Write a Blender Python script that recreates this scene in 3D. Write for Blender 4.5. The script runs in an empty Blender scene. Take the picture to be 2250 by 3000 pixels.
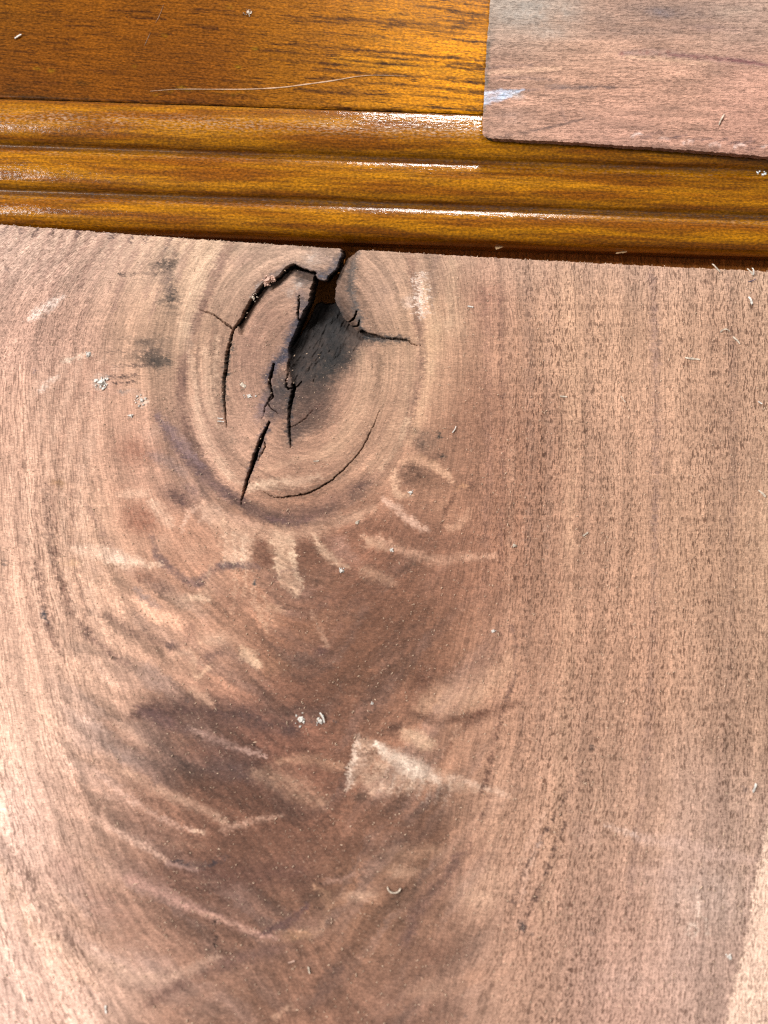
import bpy, math, random
import numpy as np
from mathutils import Vector

# ------------------------------------------------------------------ camera, world, lamps, exposure
TILT = math.radians(12.0)          # camera leans this far from looking straight down
DIST = 0.30                        # metres from lens to the point of the slab it looks at
FPX = 1500.0 / math.tan(math.radians(67.3 / 2))   # focal length in photo pixels (photo 2250 x 3000)
CAM = np.array([0.0, -DIST * math.sin(TILT), DIST * math.cos(TILT)])
FWD = np.array([0.0, math.sin(TILT), -math.cos(TILT)])
UP = np.array([0.0, math.cos(TILT), math.sin(TILT)])
scene = bpy.context.scene
COL = scene.collection
cd = bpy.data.cameras.new('camera')
cd.sensor_fit = 'VERTICAL'; cd.sensor_height = 36.0
cd.lens = 18.0 / math.tan(math.radians(67.3 / 2))
cd.clip_start = 0.01; cd.clip_end = 50
cd.dof.use_dof = True; cd.dof.focus_distance = 0.318; cd.dof.aperture_fstop = 6.0
cam = bpy.data.objects.new('camera', cd); COL.objects.link(cam)
cam.location = CAM; cam.rotation_euler = (TILT, 0, 0)
scene.camera = cam

wd = bpy.data.worlds.new('World'); scene.world = wd; wd.use_nodes = True
bg = wd.node_tree.nodes['Background']
bg.inputs[0].default_value = (1.0, 0.97, 0.94, 1); bg.inputs[1].default_value = 0.30


def area(name, loc, aim, size, power, color, size_y=None):
    l = bpy.data.lights.new(name, 'AREA'); l.energy = power; l.color = color
    l.shape = 'RECTANGLE'; l.size = size; l.size_y = size_y or size
    o = bpy.data.objects.new(name, l); COL.objects.link(o); o.location = loc
    o.rotation_euler = (Vector(aim) - Vector(loc)).to_track_quat('-Z', 'Y').to_euler()
    return o


# a broad soft light in front and to the left, and a smaller bright one beyond the panel
area('soft_lamp', (-1.75, 0.40, 1.95), (0.0, 0.0, 0), 1.0, 120.0, (1.0, 0.98, 0.965))
area('far_lamp', (0.13, 1.02, 0.47), (0.02, 0.17, 0), 0.26, 11.0, (1.0, 0.98, 0.96), 0.08)
scene.view_settings.view_transform = 'Standard'
scene.view_settings.look = 'None'
scene.view_settings.exposure = 0.0
scene.view_settings.gamma = 1.0
scene.cycles.filter_width = 1.25
scene.cycles.use_denoising = False
LIGHT = 1.42                       # how bright a white sheet on the slab comes out: colour read off / LIGHT = surface colour

# ------------------------------------------------------------------ measuring helpers


def unproj(px, py, z):
    """photo pixel -> point at height z"""
    px = np.asarray(px, float); py = np.asarray(py, float)
    a = (px - 1125.0) / FPX; b = -(py - 1500.0) / FPX
    dx = a; dy = FWD[1] + UP[1] * b; dz = FWD[2] + UP[2] * b
    t = (z - CAM[2]) / dz
    return CAM[0] + dx * t, CAM[1] + dy * t


def proj(x, y, z):
    rx = x - CAM[0]; ry = y - CAM[1]; rz = z - CAM[2]
    d = ry * FWD[1] + rz * FWD[2]
    u = ry * UP[1] + rz * UP[2]
    return 1125.0 + FPX * rx / d, 1500.0 - FPX * u / d


# ------------------------------------------------------------------ numpy colour / noise tools
_rng = np.random.default_rng(7)
_LAT = _rng.random((16, 256, 256))


def vnoise(x, y, seed=0):
    L = _LAT[seed % 16]
    xi = np.floor(x).astype(np.int64); yi = np.floor(y).astype(np.int64)
    fx = x - xi; fy = y - yi
    fx = fx * fx * fx * (fx * (fx * 6 - 15) + 10); fy = fy * fy * fy * (fy * (fy * 6 - 15) + 10)
    x0 = (xi + seed * 37) & 255; x1 = (x0 + 1) & 255; y0 = (yi + seed * 91) & 255; y1 = (y0 + 1) & 255
    a = L[y0, x0] * (1 - fx) + L[y0, x1] * fx
    b = L[y1, x0] * (1 - fx) + L[y1, x1] * fx
    return a * (1 - fy) + b * fy


def fbm(x, y, scale, octv=4, seed=0, gain=0.5):
    s = 0; amp = 1; tot = 0; f = 1.0 / scale
    for o in range(octv):
        s = s + amp * vnoise(x * f, y * f, seed + o * 3); tot += amp
        amp *= gain; f *= 2.03
    return s / tot * 2 - 1


def sst(a, b, x):
    t = np.clip((x - a) / (b - a), 0, 1)
    return t * t * (3 - 2 * t)


def lin(c):
    c = np.asarray(c, float) / 255.0
    return np.where(c <= 0.04045, c / 12.92, ((c + 0.055) / 1.055) ** 2.4)


def seg_dist(X, Y, pts, w=None):
    """distance to a polyline and the width interpolated along it"""
    best = np.full(X.shape, 1e9); bw = np.zeros(X.shape)
    for i in range(len(pts) - 1):
        x0, y0 = pts[i][:2]; x1, y1 = pts[i + 1][:2]
        dx = x1 - x0; dy = y1 - y0; L2 = dx * dx + dy * dy + 1e-9
        t = np.clip(((X - x0) * dx + (Y - y0) * dy) / L2, 0, 1)
        d = np.hypot(X - x0 - t * dx, Y - y0 - t * dy)
        m = d < best
        best = np.where(m, d, best)
        if w is not None:
            bw = np.where(m, w[i] + (w[i + 1] - w[i]) * t, bw)
    return best, bw


def smooth_line(pts, n=5):
    """Catmull-Rom through the points"""
    if len(pts) < 3:
        return list(pts)
    P = [np.array(p, float) for p in pts]
    P = [2 * P[0] - P[1]] + P + [2 * P[-1] - P[-2]]
    out = []
    for i in range(1, len(P) - 2):
        for k in range(n):
            t = k / n
            out.append(0.5 * ((2 * P[i]) + (P[i + 1] - P[i - 1]) * t + (2 * P[i - 1] - 5 * P[i] + 4 * P[i + 1] - P[i + 2]) * t * t
                              + (-P[i - 1] + 3 * P[i] - 3 * P[i + 1] + P[i + 2]) * t ** 3))
    out.append(P[-2])
    return [tuple(p) for p in out]


def poly_sd(X, Y, poly):
    """signed distance, negative inside"""
    n = len(poly); ins = np.zeros(X.shape, bool)
    for i in range(n):
        x0, y0 = poly[i]; x1, y1 = poly[(i + 1) % n]
        if y0 == y1:
            continue
        c = (y0 > Y) != (y1 > Y)
        ins ^= c & (X < (x1 - x0) * (Y - y0) / (y1 - y0) + x0)
    d, _ = seg_dist(X, Y, list(poly) + [poly[0]])
    return np.where(ins, -d, d)


class Paint:
    """a layer stack of wood colour, read at points given in photo pixels"""

    def __init__(self, X, Y, fray=1.0):
        # torn-fibre fuzz: every colour edge is frayed sideways along short fibres
        jx = 11 * fbm(X * 0.28, Y, 2.6, 2, 21) + 7 * fbm(X, Y, 11, 2, 22)
        jy = 8 * fbm(X * 0.5, Y, 3.0, 2, 23) + 6 * fbm(X, Y, 13, 2, 24)
        X = X + fray * jx; Y = Y + fray * jy
        self.X = X; self.Y = Y
        self.w1x = fbm(X, Y, 90, 4, 1); self.w1y = fbm(X, Y, 90, 4, 5)
        self.w2 = fbm(X, Y, 9, 3, 2); self.w4 = fbm(X, Y, 48, 3, 19); self.w3 = fbm(X, Y, 26, 4, 9)
        self.hs = fbm(X * 0.12, Y, 5, 3, 4)          # short sideways fibres
        self.C = np.zeros(X.shape + (3,)); self.veil = 1.0

    def base(self, table, sigma):
        num = 0; den = 1e-12
        X = self.X + 30 * self.w1x; Y = self.Y + 30 * self.w1y
        for (x, y, c) in table:
            w = np.exp(-((X - x) ** 2 + (Y - y) ** 2) / (2 * sigma * sigma)) + 1e-9
            num = num + w[..., None] * lin(c); den = den + w
        self.C = num / den[..., None]

    def sel(self, x0, y0, x1, y1, m):
        i = np.nonzero((self.X > x0 - m) & (self.X < x1 + m) & (self.Y > y0 - m) & (self.Y < y1 + m))
        return i

    def put(self, i, mask, col):
        if self.veil < 1 and sum(col) > 480:
            mask = mask * self.veil
        self.C[i] = self.C[i] * (1 - mask[..., None]) + lin(col) * mask[..., None]

    def _mod(self, i, m, grain):
        m = m * np.clip(0.95 + 0.7 * self.w4[i], 0.5, 1.1)
        if grain:
            g = 0.55 * self.w2[i] + 0.45 * self.hs[i]
            m = m * np.clip(1 + grain * g * 2.6, 0, 1.35)
        return np.clip(m, 0, 1)

    def st(self, pts, w, col, a=0.8, soft=0.8, warp=6, grain=0.35, taper=True):
        pts = smooth_line(pts, 4)
        xs = [p[0] for p in pts]; ys = [p[1] for p in pts]
        W = w if isinstance(w, (int, float)) else max(w)
        i = self.sel(min(xs), min(ys), max(xs), max(ys), W * 2.1 + 2 * warp + 6)
        if len(i[0]) == 0:
            return
        n = len(pts)
        if isinstance(w, (int, float)):
            ws = [w * (1 if not taper else max(0.25, math.sin(math.pi * (0.12 + 0.76 * k / (n - 1))) ** 0.6)) for k in range(n)]
        else:
            ws = list(np.interp(np.linspace(0, len(w) - 1, n), range(len(w)), w))
        d, bw = seg_dist(self.X[i] + warp * self.w3[i], self.Y[i] + warp * self.w1y[i], pts, ws)
        d = d + self.w2[i] * np.minimum(bw * 0.35, 4)
        q = 1.0 if self.veil == 1 or sum(col) < 480 else 1.0 + 0.45 * min(1, W / 10)
        m = a * (1 - sst(bw * (0.9 - soft) / q ** 2, bw * 1.35 * q + 1.0, d))
        self.put(i, self._mod(i, m, grain), col)

    def bl(self, x, y, rx, ry, col, a=0.7, ang=0, soft=0.9, warp=14, grain=0.35):
        R = max(rx, ry)
        i = self.sel(x, y, x, y, R * 1.4 + warp * 2)
        if len(i[0]) == 0:
            return
        ca = math.cos(math.radians(ang)); sa = math.sin(math.radians(ang))
        dx = self.X[i] + warp * self.w3[i] - x; dy = self.Y[i] + warp * self.w1y[i] - y
        u = (dx * ca + dy * sa) / rx; v = (-dx * sa + dy * ca) / ry
        d = np.hypot(u, v) + self.w2[i] * 0.08
        m = a * (1 - sst(0.8 - soft, 1.3, d))
        self.put(i, self._mod(i, m, grain), col)

    def pg(self, poly, col, a=0.8, edge=12, warp=6, grain=0.35):
        xs = [p[0] for p in poly]; ys = [p[1] for p in poly]
        i = self.sel(min(xs), min(ys), max(xs), max(ys), edge + 2 * warp)
        if len(i[0]) == 0:
            return
        d = poly_sd(self.X[i] + warp * self.w3[i], self.Y[i] + warp * self.w1y[i], poly) + 3 * self.w2[i]
        m = a * (1 - sst(-edge, edge * 0.6, d))
        self.put(i, self._mod(i, m, grain), col)


# tracing helpers: coordinates noted on enlargements of the photograph, brought back to photo pixels
def zk(*p): return [(400 + a / 1.659, 650 + b / 1.659) for a, b in p]
def zl(*p): return [(550 + a / 2.37, 680 + b / 2.37) for a, b in p]


def za(*p): return [(550 + a / 2.074, 1100 + b / 2.074) for a, b in p]
def zm(*p): return [(1100 + a / 4.1475, 1250 + b / 4.1475) for a, b in p]
def zb(*p): return [(100 + a / 2.37, 1400 + b / 2.37) for a, b in p]
def zc(*p): return [(a / 1.468, 1400 + b / 1.468) for a, b in p]
def zd(*p): return [(a / 1.468, 2100 + b / 1.468) for a, b in p]
def zf(*p): return [(900 + a / 2.37, 2000 + b / 2.37) for a, b in p]
def zr(*p): return [(1120 + a / 1.468, 1900 + b / 1.468) for a, b in p]
def zu(*p): return [(a / 2.37, 600 + b / 2.37) for a, b in p]
def zv(*p): return [(1200 + a / 1.58, 700 + b / 1.58) for a, b in p]


# ------------------------------------------------------------------ cracks and the rotten hollow of the slab (photo pixels)
HOLLOW = [(921, 800), (930, 815), (942, 823), (957, 821), (972, 800), (989, 785), (997, 760), (1004, 742), (994, 700), (1060, 700),
          (1052, 731), (1035, 764), (1029, 819), (1031, 866), (1044, 908), (1054, 942), (1063, 971), (1066, 992), (1058, 1012),
          (1010, 1050), (950, 1092), (900, 1118), (864, 1140), (852, 1100), (842, 1080), (846, 1050), (845, 1022), (856, 992), (875, 950),
          (890, 915), (900, 891), (909, 857), (913, 836)]
D_EDGE = [(921, 800), (913, 836), (909, 857), (902, 891), (893, 920), (878, 950), (857, 992), (846, 1020)]
B_EDGE = [(1060, 690), (1052, 731), (1035, 764), (1029, 819), (1031, 866), (1044, 908), (1054, 942), (1063, 971)]
A_EDGE = zl((320, 672), (350, 640), (400, 550), (470, 440), (530, 360), (600, 330), (660, 290), (690, 260), (740, 236), (800, 258), (880, 282))
CRACKS = [  # points, half widths (px), depth (mm)
    (A_EDGE, [3, 4.5, 5.5, 6, 5, 4, 5, 6, 6, 5, 5], 9),
    (zl((85, 540), (190, 580), (270, 640), (320, 672)), [1.2, 2.2, 2.6, 4], 3),
    (zk((470, 530), (450, 600), (435, 700), (425, 800), (428, 900), (440, 1000)), [3.5, 4.5, 5, 4.5, 3, 1], 5),
    (zk((645, 975), (610, 1050), (575, 1140), (545, 1240), (525, 1300), (508, 1375)), [2.5, 6, 6.5, 5, 4, 1.5], 10),
    (zk((760, 790), (766, 815), (745, 900), (742, 1000), (748, 1100)), [4, 6, 5, 3.6, 1.2], 8),
    (zk((668, 690), (650, 760), (648, 795), (663, 850)), [3.5, 4.5, 4.5, 3], 6),
    (zk((800, 770), (770, 805), (730, 800), (742, 690)), [2, 3, 2.5, 2], 4),
    (zk((663, 850), (625, 900), (612, 960)), [2.5, 1.6, 1.0], 2),
    (zk((1180, 915), (1150, 990), (1110, 1080), (1060, 1150), (990, 1220), (900, 1285), (830, 1320), (760, 1335), (670, 1340), (610, 1305)),
     [.7, .9, 1.3, 1.1, 1.7, 2.2, 2.5, 2.0, 1.2, .6], 3),
    (zl((1205, 690), (1250, 712), (1330, 727), (1400, 738), (1520, 746), (1560, 780), (1620, 790)), [8, 6.5, 4, 3, 3, 2, 1], 5),
    (zl((1090, 636), (1140, 612), (1172, 552)), [3, 4, 3], 7),
    (zl((1130, 655), (1180, 650), (1196, 610)), [3, 3, 2], 6),
    (zl((775, 440), (770, 520), (765, 590), (800, 625)), [2, 3, 3.5, 5], 8),
    (zl((960, 500), (945, 570), (900, 700), (880, 800), (865, 970)), [2.4, 2, 1.8, 1.6, 1.2], 3),
    (zl((720, 860), (695, 930), (690, 1010)), [3, 3, 2], 5),
    (zd((922, 870), (928, 1020)), [1.0, 1.4], 1.2),
    (zk((660, 840), (640, 870), (655, 905), (690, 930)), [1.5, 1.5, 1.2, .8], 2),
    (zk((742, 1000), (800, 970), (860, 915)), [1, .9, .6], 1.2),
    (zk((575, 1140), (590, 1160), (600, 1120)), [1.4, 1.2, .8], 2),
    (zk((610, 1050), (625, 1085), (606, 1130)), [1.6, 1.6, 1], 3),
    (zk((900, 620), (880, 700), (860, 780)), [1.6, 1.6, 1], 2.5),
    (zk((1000, 560), (985, 640), (960, 700)), [1.2, 1.4, 1], 2),
    (zk((840, 600), (810, 690), (775, 780)), [2, 2, 1.2], 3),
    (zk((540, 1240), (552, 1262), (548, 1290)), [1.2, 1, .7], 1.5),
    (zk((1090, 545), (1075, 580), (1040, 600)), [1.5, 1.4, .8], 2),
]
HOLE_TOP = 892        # the charred shelf ends here and one looks through to the surface below


def slab_depth(X, Y):
    """(depth in metres, through hole mask, charred mask)"""
    dep = np.zeros(X.shape); hole = np.zeros(X.shape, bool); char = np.zeros(X.shape)
    # slight undulation and saw fuzz
    dep += 0.00012 * fbm(X, Y, 60, 4, 3) + 0.00006 * fbm(X, Y * 2.2, 9, 2, 6)
    reg = np.nonzero((X > 520) & (X < 1330) & (Y > 640) & (Y < 1560))
    x = X[reg]; y = Y[reg]
    jx = x + 3.2 * fbm(x, y, 22, 4, 7, .6); jy = y + 3.2 * fbm(x, y, 22, 4, 8, .6)
    jx = jx + 1.6 * fbm(x, y, 5, 2, 17); jy = jy + 1.6 * fbm(x, y, 5, 2, 18)
    d = np.zeros(x.shape); ch = np.zeros(x.shape)
    for pts, ws, mm in CRACKS:
        if pts[0][1] > 2000:
            continue
        sp = smooth_line(pts, 3)
        w = list(np.interp(np.linspace(0, len(ws) - 1, len(sp)), range(len(ws)), ws))
        dist, bw = seg_dist(jx, jy, sp, w)
        k = np.clip(bw / max(ws), 0.3, 1)
        d = np.maximum(d, mm * 1e-3 * k * (1 - sst(bw * 0.35, bw * 1.05 + 0.4, dist)))
    # the core dips under the flap above it
    da, _ = seg_dist(x, y, A_EDGE)
    core = poly_sd(x, y, A_EDGE[1:] + [(913, 836), (902, 891), (800, 1000), (700, 980)])
    d = np.maximum(d, np.where(core < 0, 0.0035 * (1 - sst(2, 48, da)) ** 1.3, 0))
    d += np.where(core < 0, 0.0006, 0)
    # hollow
    sd = poly_sd(jx, jy, HOLLOW)
    e = (x - 1050) * -0.50 + (y - 1062) * -0.866           # how far up the shelf
    rel = sst(0, 60, e)
    shelf = 0.0125 * sst(-20, 230, e) ** 1.2 + rel * (0.0022 * fbm(x * 1.3 + 0.6 * y, y * 0.45, 30, 5, 11, .62) + 0.0009 * np.abs(fbm(x + 0.45 * y, y * 0.3, 20, 3, 12)))
    shelf = np.maximum(shelf, 0)
    ddist, _ = seg_dist(jx, jy, D_EDGE)
    gap = np.clip(1 - ddist / np.clip(np.interp(y, [800, 900, 950, 1000, 1030], [16, 20, 20, 11, 5]), 4, 40), 0, 1)
    shelf = np.maximum(shelf, 0.021 * sst(0.0, 0.5, gap) * sst(1050, 985, y))
    bdist, _ = seg_dist(jx, jy, B_EDGE)
    bw = np.interp(y, [690, 731, 760, 819, 880, 930, 965], [3, 6, 22, 46, 54, 46, 20])
    onb = (bdist < bw) & (y < 968)
    bevel = 0.0002 + 0.0042 * sst(0, 1, bdist / bw) ** 1.2
    thr = (y < HOLE_TOP + 14 * fbm(x, y, 30, 3, 13) + (x - 950) * -0.08)
    fl = np.where(thr, 0.0215, shelf)
    fl = np.where(onb, np.maximum(bevel, 0), fl)
    inside = 1 - sst(-2.2, 1.2, sd)
    d = np.maximum(d, fl * inside)
    hole[reg] = (sd < -3) & (fl > 0.0205) & ~onb
    ch = np.maximum(ch, inside * np.where(onb, 0.5, np.clip(0.15 + sst(-15, 105, e + 26 * fbm(x, y, 18, 3, 16)), 0, 1)))
    ch = np.maximum(ch, sst(0.0018, 0.006, d) * (0.8 + 0.25 * fbm(x, y, 7, 2, 20)))
    dep[reg] += d; char[reg] = ch
    return dep, hole, char


def ring_field(X, Y):
    """growth rings: distance from the knot's heart counted along its flank, and the angle round it"""
    dx = X - 880.0; dy = Y - 1070.0
    rt = sst(650, 1300, X)
    pd = 1.6 + 0.0 * rt; pu = 0.25 + 1.35 * rt
    ex = np.where(dy > 0, pd, pu)
    k = np.where(dy > 0, 0.62 * rt, 0.4 * rt)
    lo = np.full(X.shape, math.log(2.0)); hi = np.full(X.shape, math.log(9000.0))
    for _ in range(17):
        md = 0.5 * (lo + hi); a = np.exp(md); g = a / 350.0
        b = 450.0 * np.where(g < 1, g, g ** ex) * (1 + k * np.clip(g - 0.8, 0, 1))
        f = (dx / a) ** 2 + (dy / b) ** 2 > 1
        lo = np.where(f, md, lo); hi = np.where(f, hi, md)
    return a, np.arctan2(dx / a, dy / b) * 650.0


def paint_slab(X, Y):
    P = Paint(X, Y)
    T = []
    for y, row in [
        (700, [(0, 200, 165, 145), (300, 196, 158, 136), (560, 208, 170, 138), (800, 172, 140, 118), (1200, 170, 134, 110), (1500, 178, 140, 116), (1900, 185, 146, 122), (2250, 180, 145, 120)]),
        (1000, [(0, 196, 152, 130), (200, 188, 144, 122), (420, 178, 138, 110), (560, 190, 150, 120), (750, 160, 120, 98), (1000, 165, 125, 102), (1200, 190, 150, 118), (1400, 168, 122, 96), (1700, 190, 146, 116), (2000, 182, 140, 112), (2250, 172, 132, 106)]),
        (1300, [(0, 205, 158, 132), (200, 206, 160, 132), (400, 186, 136, 110), (560, 170, 132, 112), (700, 190, 145, 118), (900, 176, 130, 103), (1100, 186, 142, 113), (1300, 150, 105, 80), (1500, 170, 122, 95), (1800, 186, 142, 114), (2200, 172, 132, 106)]),
        (1600, [(0, 206, 160, 134), (250, 210, 164, 134), (500, 182, 130, 102), (750, 176, 128, 100), (900, 150, 100, 75), (1100, 148, 98, 74), (1300, 160, 110, 84), (1450, 158, 110, 84), (1700, 184, 138, 110), (2000, 178, 136, 108), (2250, 178, 138, 110)]),
        (1900, [(0, 212, 166, 140), (250, 212, 166, 138), (500, 198, 150, 122), (700, 170, 120, 92), (900, 140, 92, 68), (1100, 134, 88, 64), (1300, 138, 92, 68), (1500, 182, 134, 106), (1800, 186, 140, 112), (2200, 176, 136, 110)]),
        (2150, [(0, 228, 184, 158), (250, 216, 170, 143), (450, 160, 116, 94), (600, 128, 86, 70), (800, 124, 80, 63), (1000, 134, 88, 66), (1150, 160, 112, 86), (1400, 180, 132, 104), (1700, 184, 140, 114), (2200, 178, 138, 113)]),
        (2400, [(0, 228, 186, 166), (250, 198, 154, 130), (450, 160, 112, 88), (650, 128, 84, 62), (900, 130, 86, 66), (1200, 146, 100, 76), (1500, 190, 144, 116), (1800, 184, 142, 117), (2150, 184, 148, 128)]),
        (2650, [(0, 230, 188, 166), (200, 212, 168, 142), (400, 162, 117, 95), (650, 128, 88, 70), (900, 146, 102, 79), (1100, 166, 118, 89), (1300, 150, 108, 86), (1500, 192, 146, 120), (1800, 184, 142, 120), (2100, 184, 150, 132)]),
        (2900, [(0, 232, 190, 170), (250, 220, 176, 152), (500, 172, 127, 104), (700, 148, 106, 84), (900, 146, 102, 80), (1200, 164, 118, 95), (1500, 186, 142, 117), (1800, 190, 148, 128), (2100, 188, 152, 134)]),
    ]:
        for (x, r, g, b) in row:
            T.append((x, y, (r, g, b)))
    P.base(T, 115)
    # bands that follow the growth rings, finer inside the knot
    F, TH = ring_field(P.X, P.Y)
    F = F + 14 * P.w1x * sst(350, 600, F) + 3 * P.w3
    wl = sst(1500, 1150, X); wr = 1 - wl
    ink = sst(370, 340, F)
    r1 = fbm(F, TH * 0.055, 42, 4, 10, 0.72); r2 = fbm(F, TH * 0.035, np.where(F < 350, 17.0, 10.0), 3, 12, 0.6); r3 = fbm(F, TH * 0.2, 130, 2, 13)
    P.C *= (1 + (0.36 - 0.10 * wr) * r1 + (0.22 + 0.16 * ink) * r2 + 0.12 * r3 + 0.06 * P.w3 + 0.10 * fbm(X, Y * 1.4, 150, 4, 25, .6))[..., None]
    # silky chevron figure below the knot
    sl = np.where(P.X < 900, 0.58, -1.05) * np.clip(np.abs(P.X - 900) / 160, 0, 1)
    vy = P.Y - sl * (P.X - 900) + 30 * P.w1y
    m1 = sst(1560, 1800, Y) * sst(1560, 1250, X) * sst(60, 320, X) * (1 - 0.5 * sst(2700, 2950, Y))
    ch1 = fbm(P.X * 0.16, vy, 38, 4, 14, 0.62); ch2 = fbm(P.X * 0.10, vy, 12, 3, 15, .6)
    P.C *= (1 + m1 * (0.50 * ch1 + 0.26 * ch2))[..., None]
    tint = np.clip(m1 * fbm(P.X * 0.3, vy, 70, 3, 18), 0, 1)[..., None]
    P.C = P.C * (1 - 0.5 * tint) + 0.5 * tint * (P.C.mean(-1, keepdims=True) * np.array([1.18, 0.90, 0.84]))
    C0 = P.C.copy(); P.veil = 0.78
    S, B, G = P.st, P.bl, P.pg
    # left: slanting rays and old growth lines
    for k in range(15):
        x0 = 40 + 38 * k; y0 = 664 + 0.06 * x0
        L = 90 + 130 * ((k * 37) % 11) / 11
        S([(x0, y0), (x0 - L * 0.34, y0 + L * 0.7), (x0 - L * 0.52, y0 + L * 1.3)], 6 + (k * 5) % 9, (160, 120, 104), 0.40, 0.9, 5)
        S([(x0 + 18, y0), (x0 - L * 0.2 + 18, y0 + L * 0.6)], 8, (214, 178, 152), 0.4, 0.9, 5)
    for x0, y0 in ((70, 666), (112, 668), (236, 677), (333, 683), (392, 687), (18, 664), (160, 671), (290, 680), (440, 690), (505, 694)):
        S([(x0, y0 - 4), (x0 - 8, y0 + 10), (x0 - 14, y0 + 24)], 4, (112, 82, 78), 0.75, 0.6, 2)
    for k in range(9):
        x0 = 20 + k * 26
        S([(x0 + 120, 1050), (x0 + 40, 1250), (x0 + 10, 1450), (x0 + 18, 1650), (x0 + 60, 1850)], 10 + (k % 3) * 5, (158, 116, 96) if k % 2 else (216, 174, 148), 0.4, 0.99, 8, 1.3)
    S(zb((80, 0), (85, 300), (120, 500), (150, 640), (200, 760), (280, 970), (380, 1080)), 11, (142, 102, 84), 0.6, 0.95, 6, 1.3)
    S(zb((10, 560), (25, 700), (60, 850), (90, 1010), (130, 1120), (190, 1230)), 11, (140, 100, 84), 0.6, 0.95, 6, 1.3)
    S(zb((370, 200), (420, 290), (500, 420), (560, 520), (620, 570)), 16, (170, 128, 108), 0.55, 0.9, 8, 0.9)
    S(zb((460, 960), (560, 1000), (720, 1080), (820, 1110), (900, 1150), (990, 1195)), 16, (146, 108, 90), 0.5, 0.99, 10, 1.3)
    S(zb((720, 690), (830, 745), (930, 800), (1060, 900)), 16, (146, 106, 88), 0.5, 0.99, 8, 1.3)
    S(zb((330, 1050), (420, 1140), (540, 1230), (660, 1300)), 16, (150, 112, 96), 0.6, 0.9, 9, 1.2)
    # reddish and purple patches left below the knot
    B(400, 1320, 85, 60, (168, 116, 92), 0.7); B(408, 1518, 85, 62, (166, 112, 87), 0.85); B(360, 1450, 60, 40, (176, 126, 100), .5)
    B(300, 1120, 70, 60, (184, 134, 112), 0.5)
    B(522, 1463, 68, 36, (118, 84, 74), 0.85, 35); B(575, 1440, 50, 30, (140, 108, 100), .6, 30)
    S(zb((820, 170), (880, 240), (960, 340)), 15, (218, 178, 150), 0.85)
    S(zb((560, 120), (680, 105), (790, 110)), 12, (212, 170, 142), 0.7)
    S(zb((1185, 165), (1120, 210), (1060, 270), (1020, 390)), 6, (216, 172, 146), 0.85, 0.6, 3)
    S(zb((1200, 190), (1150, 320)), 5, (205, 162, 136), 0.6, 0.6, 3)
    B(619, 1500, 48, 34, (212, 174, 150), 0.85); S(zb((1240, 260), (1380, 290), (1560, 330)), 20, (196, 150, 124), 0.6)
    S(zb((820, 400), (850, 540), (960, 640), (1100, 730), (1180, 700), (1250, 660), (1330, 605), (1440, 610)), 17, (134, 100, 90), 0.7, 0.9, 8)
    S(zb((700, 760), (760, 830), (860, 900)), 14, (158, 128, 116), .6)
    S(zb((290, 500), (400, 520), (500, 530), (640, 560), (740, 590)), 17, (232, 196, 170), 0.75)
    S(zb((500, 575), (700, 600), (880, 600)), 8, (228, 190, 160), 0.7)
    B(345, 1640, 40, 12, (224, 190, 168), .6); B(429, 1690, 55, 26, (148, 100, 76), 0.8, 15); B(350, 1652, 12, 6, (160, 110, 80), .7)
    B(215, 1655, 36, 12, (206, 160, 118), 0.7); B(169, 1414, 30, 12, (182, 136, 98), 0.7, 20)
    B(505, 1889, 22, 14, (118, 88, 80), 0.75, 30); B(560, 1862, 28, 42, (138, 96, 80), 0.75); B(617, 1919, 40, 18, (120, 86, 78), 0.85, -20)
    B(627, 1868, 70, 26, (200, 164, 136), 0.75); S(zb((1230, 1300), (1170, 1350), (1115, 1395)), 7, (226, 184, 148), 0.85, .6, 3)
    S(zb((1100, 1205), (1105, 1300), (1112, 1390)), 8, (212, 170, 136), 0.7, .7, 3); S(zb((960, 1240), (1040, 1215), (1090, 1200)), 9, (214, 172, 142), .7)
    S(zb((1450, 1190), (1500, 1240), (1550, 1300)), 15, (226, 186, 152), 0.85); B(540, 1770, 70, 30, (214, 172, 142), .6, 25)
    B(580, 1750, 40, 12, (222, 184, 152), 0.7, 10); S(zb((1050, 840), (1200, 850)), 9, (222, 184, 152), 0.7)
    B(480, 1590, 40, 40, (186, 142, 116), .5); B(640, 1600, 45, 60, (190, 140, 112), 0.6); B(560, 1620, 40, 40, (196, 148, 120), .6)
    # knot rings
    dk = (140, 103, 86)
    S(zk((450, 90), (390, 240), (320, 400), (262, 560), (226, 720), (214, 860), (240, 1000), (290, 1120), (370, 1250), (470, 1345), (600, 1420), (760, 1460), (900, 1430)), 20, dk, 0.9, 0.9, 6, 0.3, False)
    S(zk((900, 1430), (1010, 1380), (1130, 1280), (1230, 1150), (1310, 1000), (1350, 850), (1378, 650), (1370, 480), (1345, 260), (1325, 165)), 17, (146, 108, 88), 0.7, 0.9, 6, 0.3, False)
    S(zk((440, 90), (395, 200), (340, 340)), 26, (150, 114, 98), 0.5)
    S(zk((100, 940), (170, 1040), (300, 1200), (430, 1320), (530, 1375)), 24, (118, 88, 84), 0.72, 0.9)
    S(zk((60, 1130), (150, 1160), (240, 1230)), 22, (158, 126, 116), .5)
    S(zk((470, 1350), (600, 1410), (760, 1440), (900, 1400), (1010, 1340), (1130, 1240)), 32, (120, 86, 72), 0.8, 0.95)
    S(zk((640, 1440), (760, 1462), (860, 1440)), 14, (122, 86, 80), .6)
    S(zk((255, 640), (290, 800), (300, 950), (340, 1060), (400, 1170), (470, 1245), (540, 1280)), 12, (214, 176, 146), 0.6, 0.9, 4, 0.7)
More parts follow.
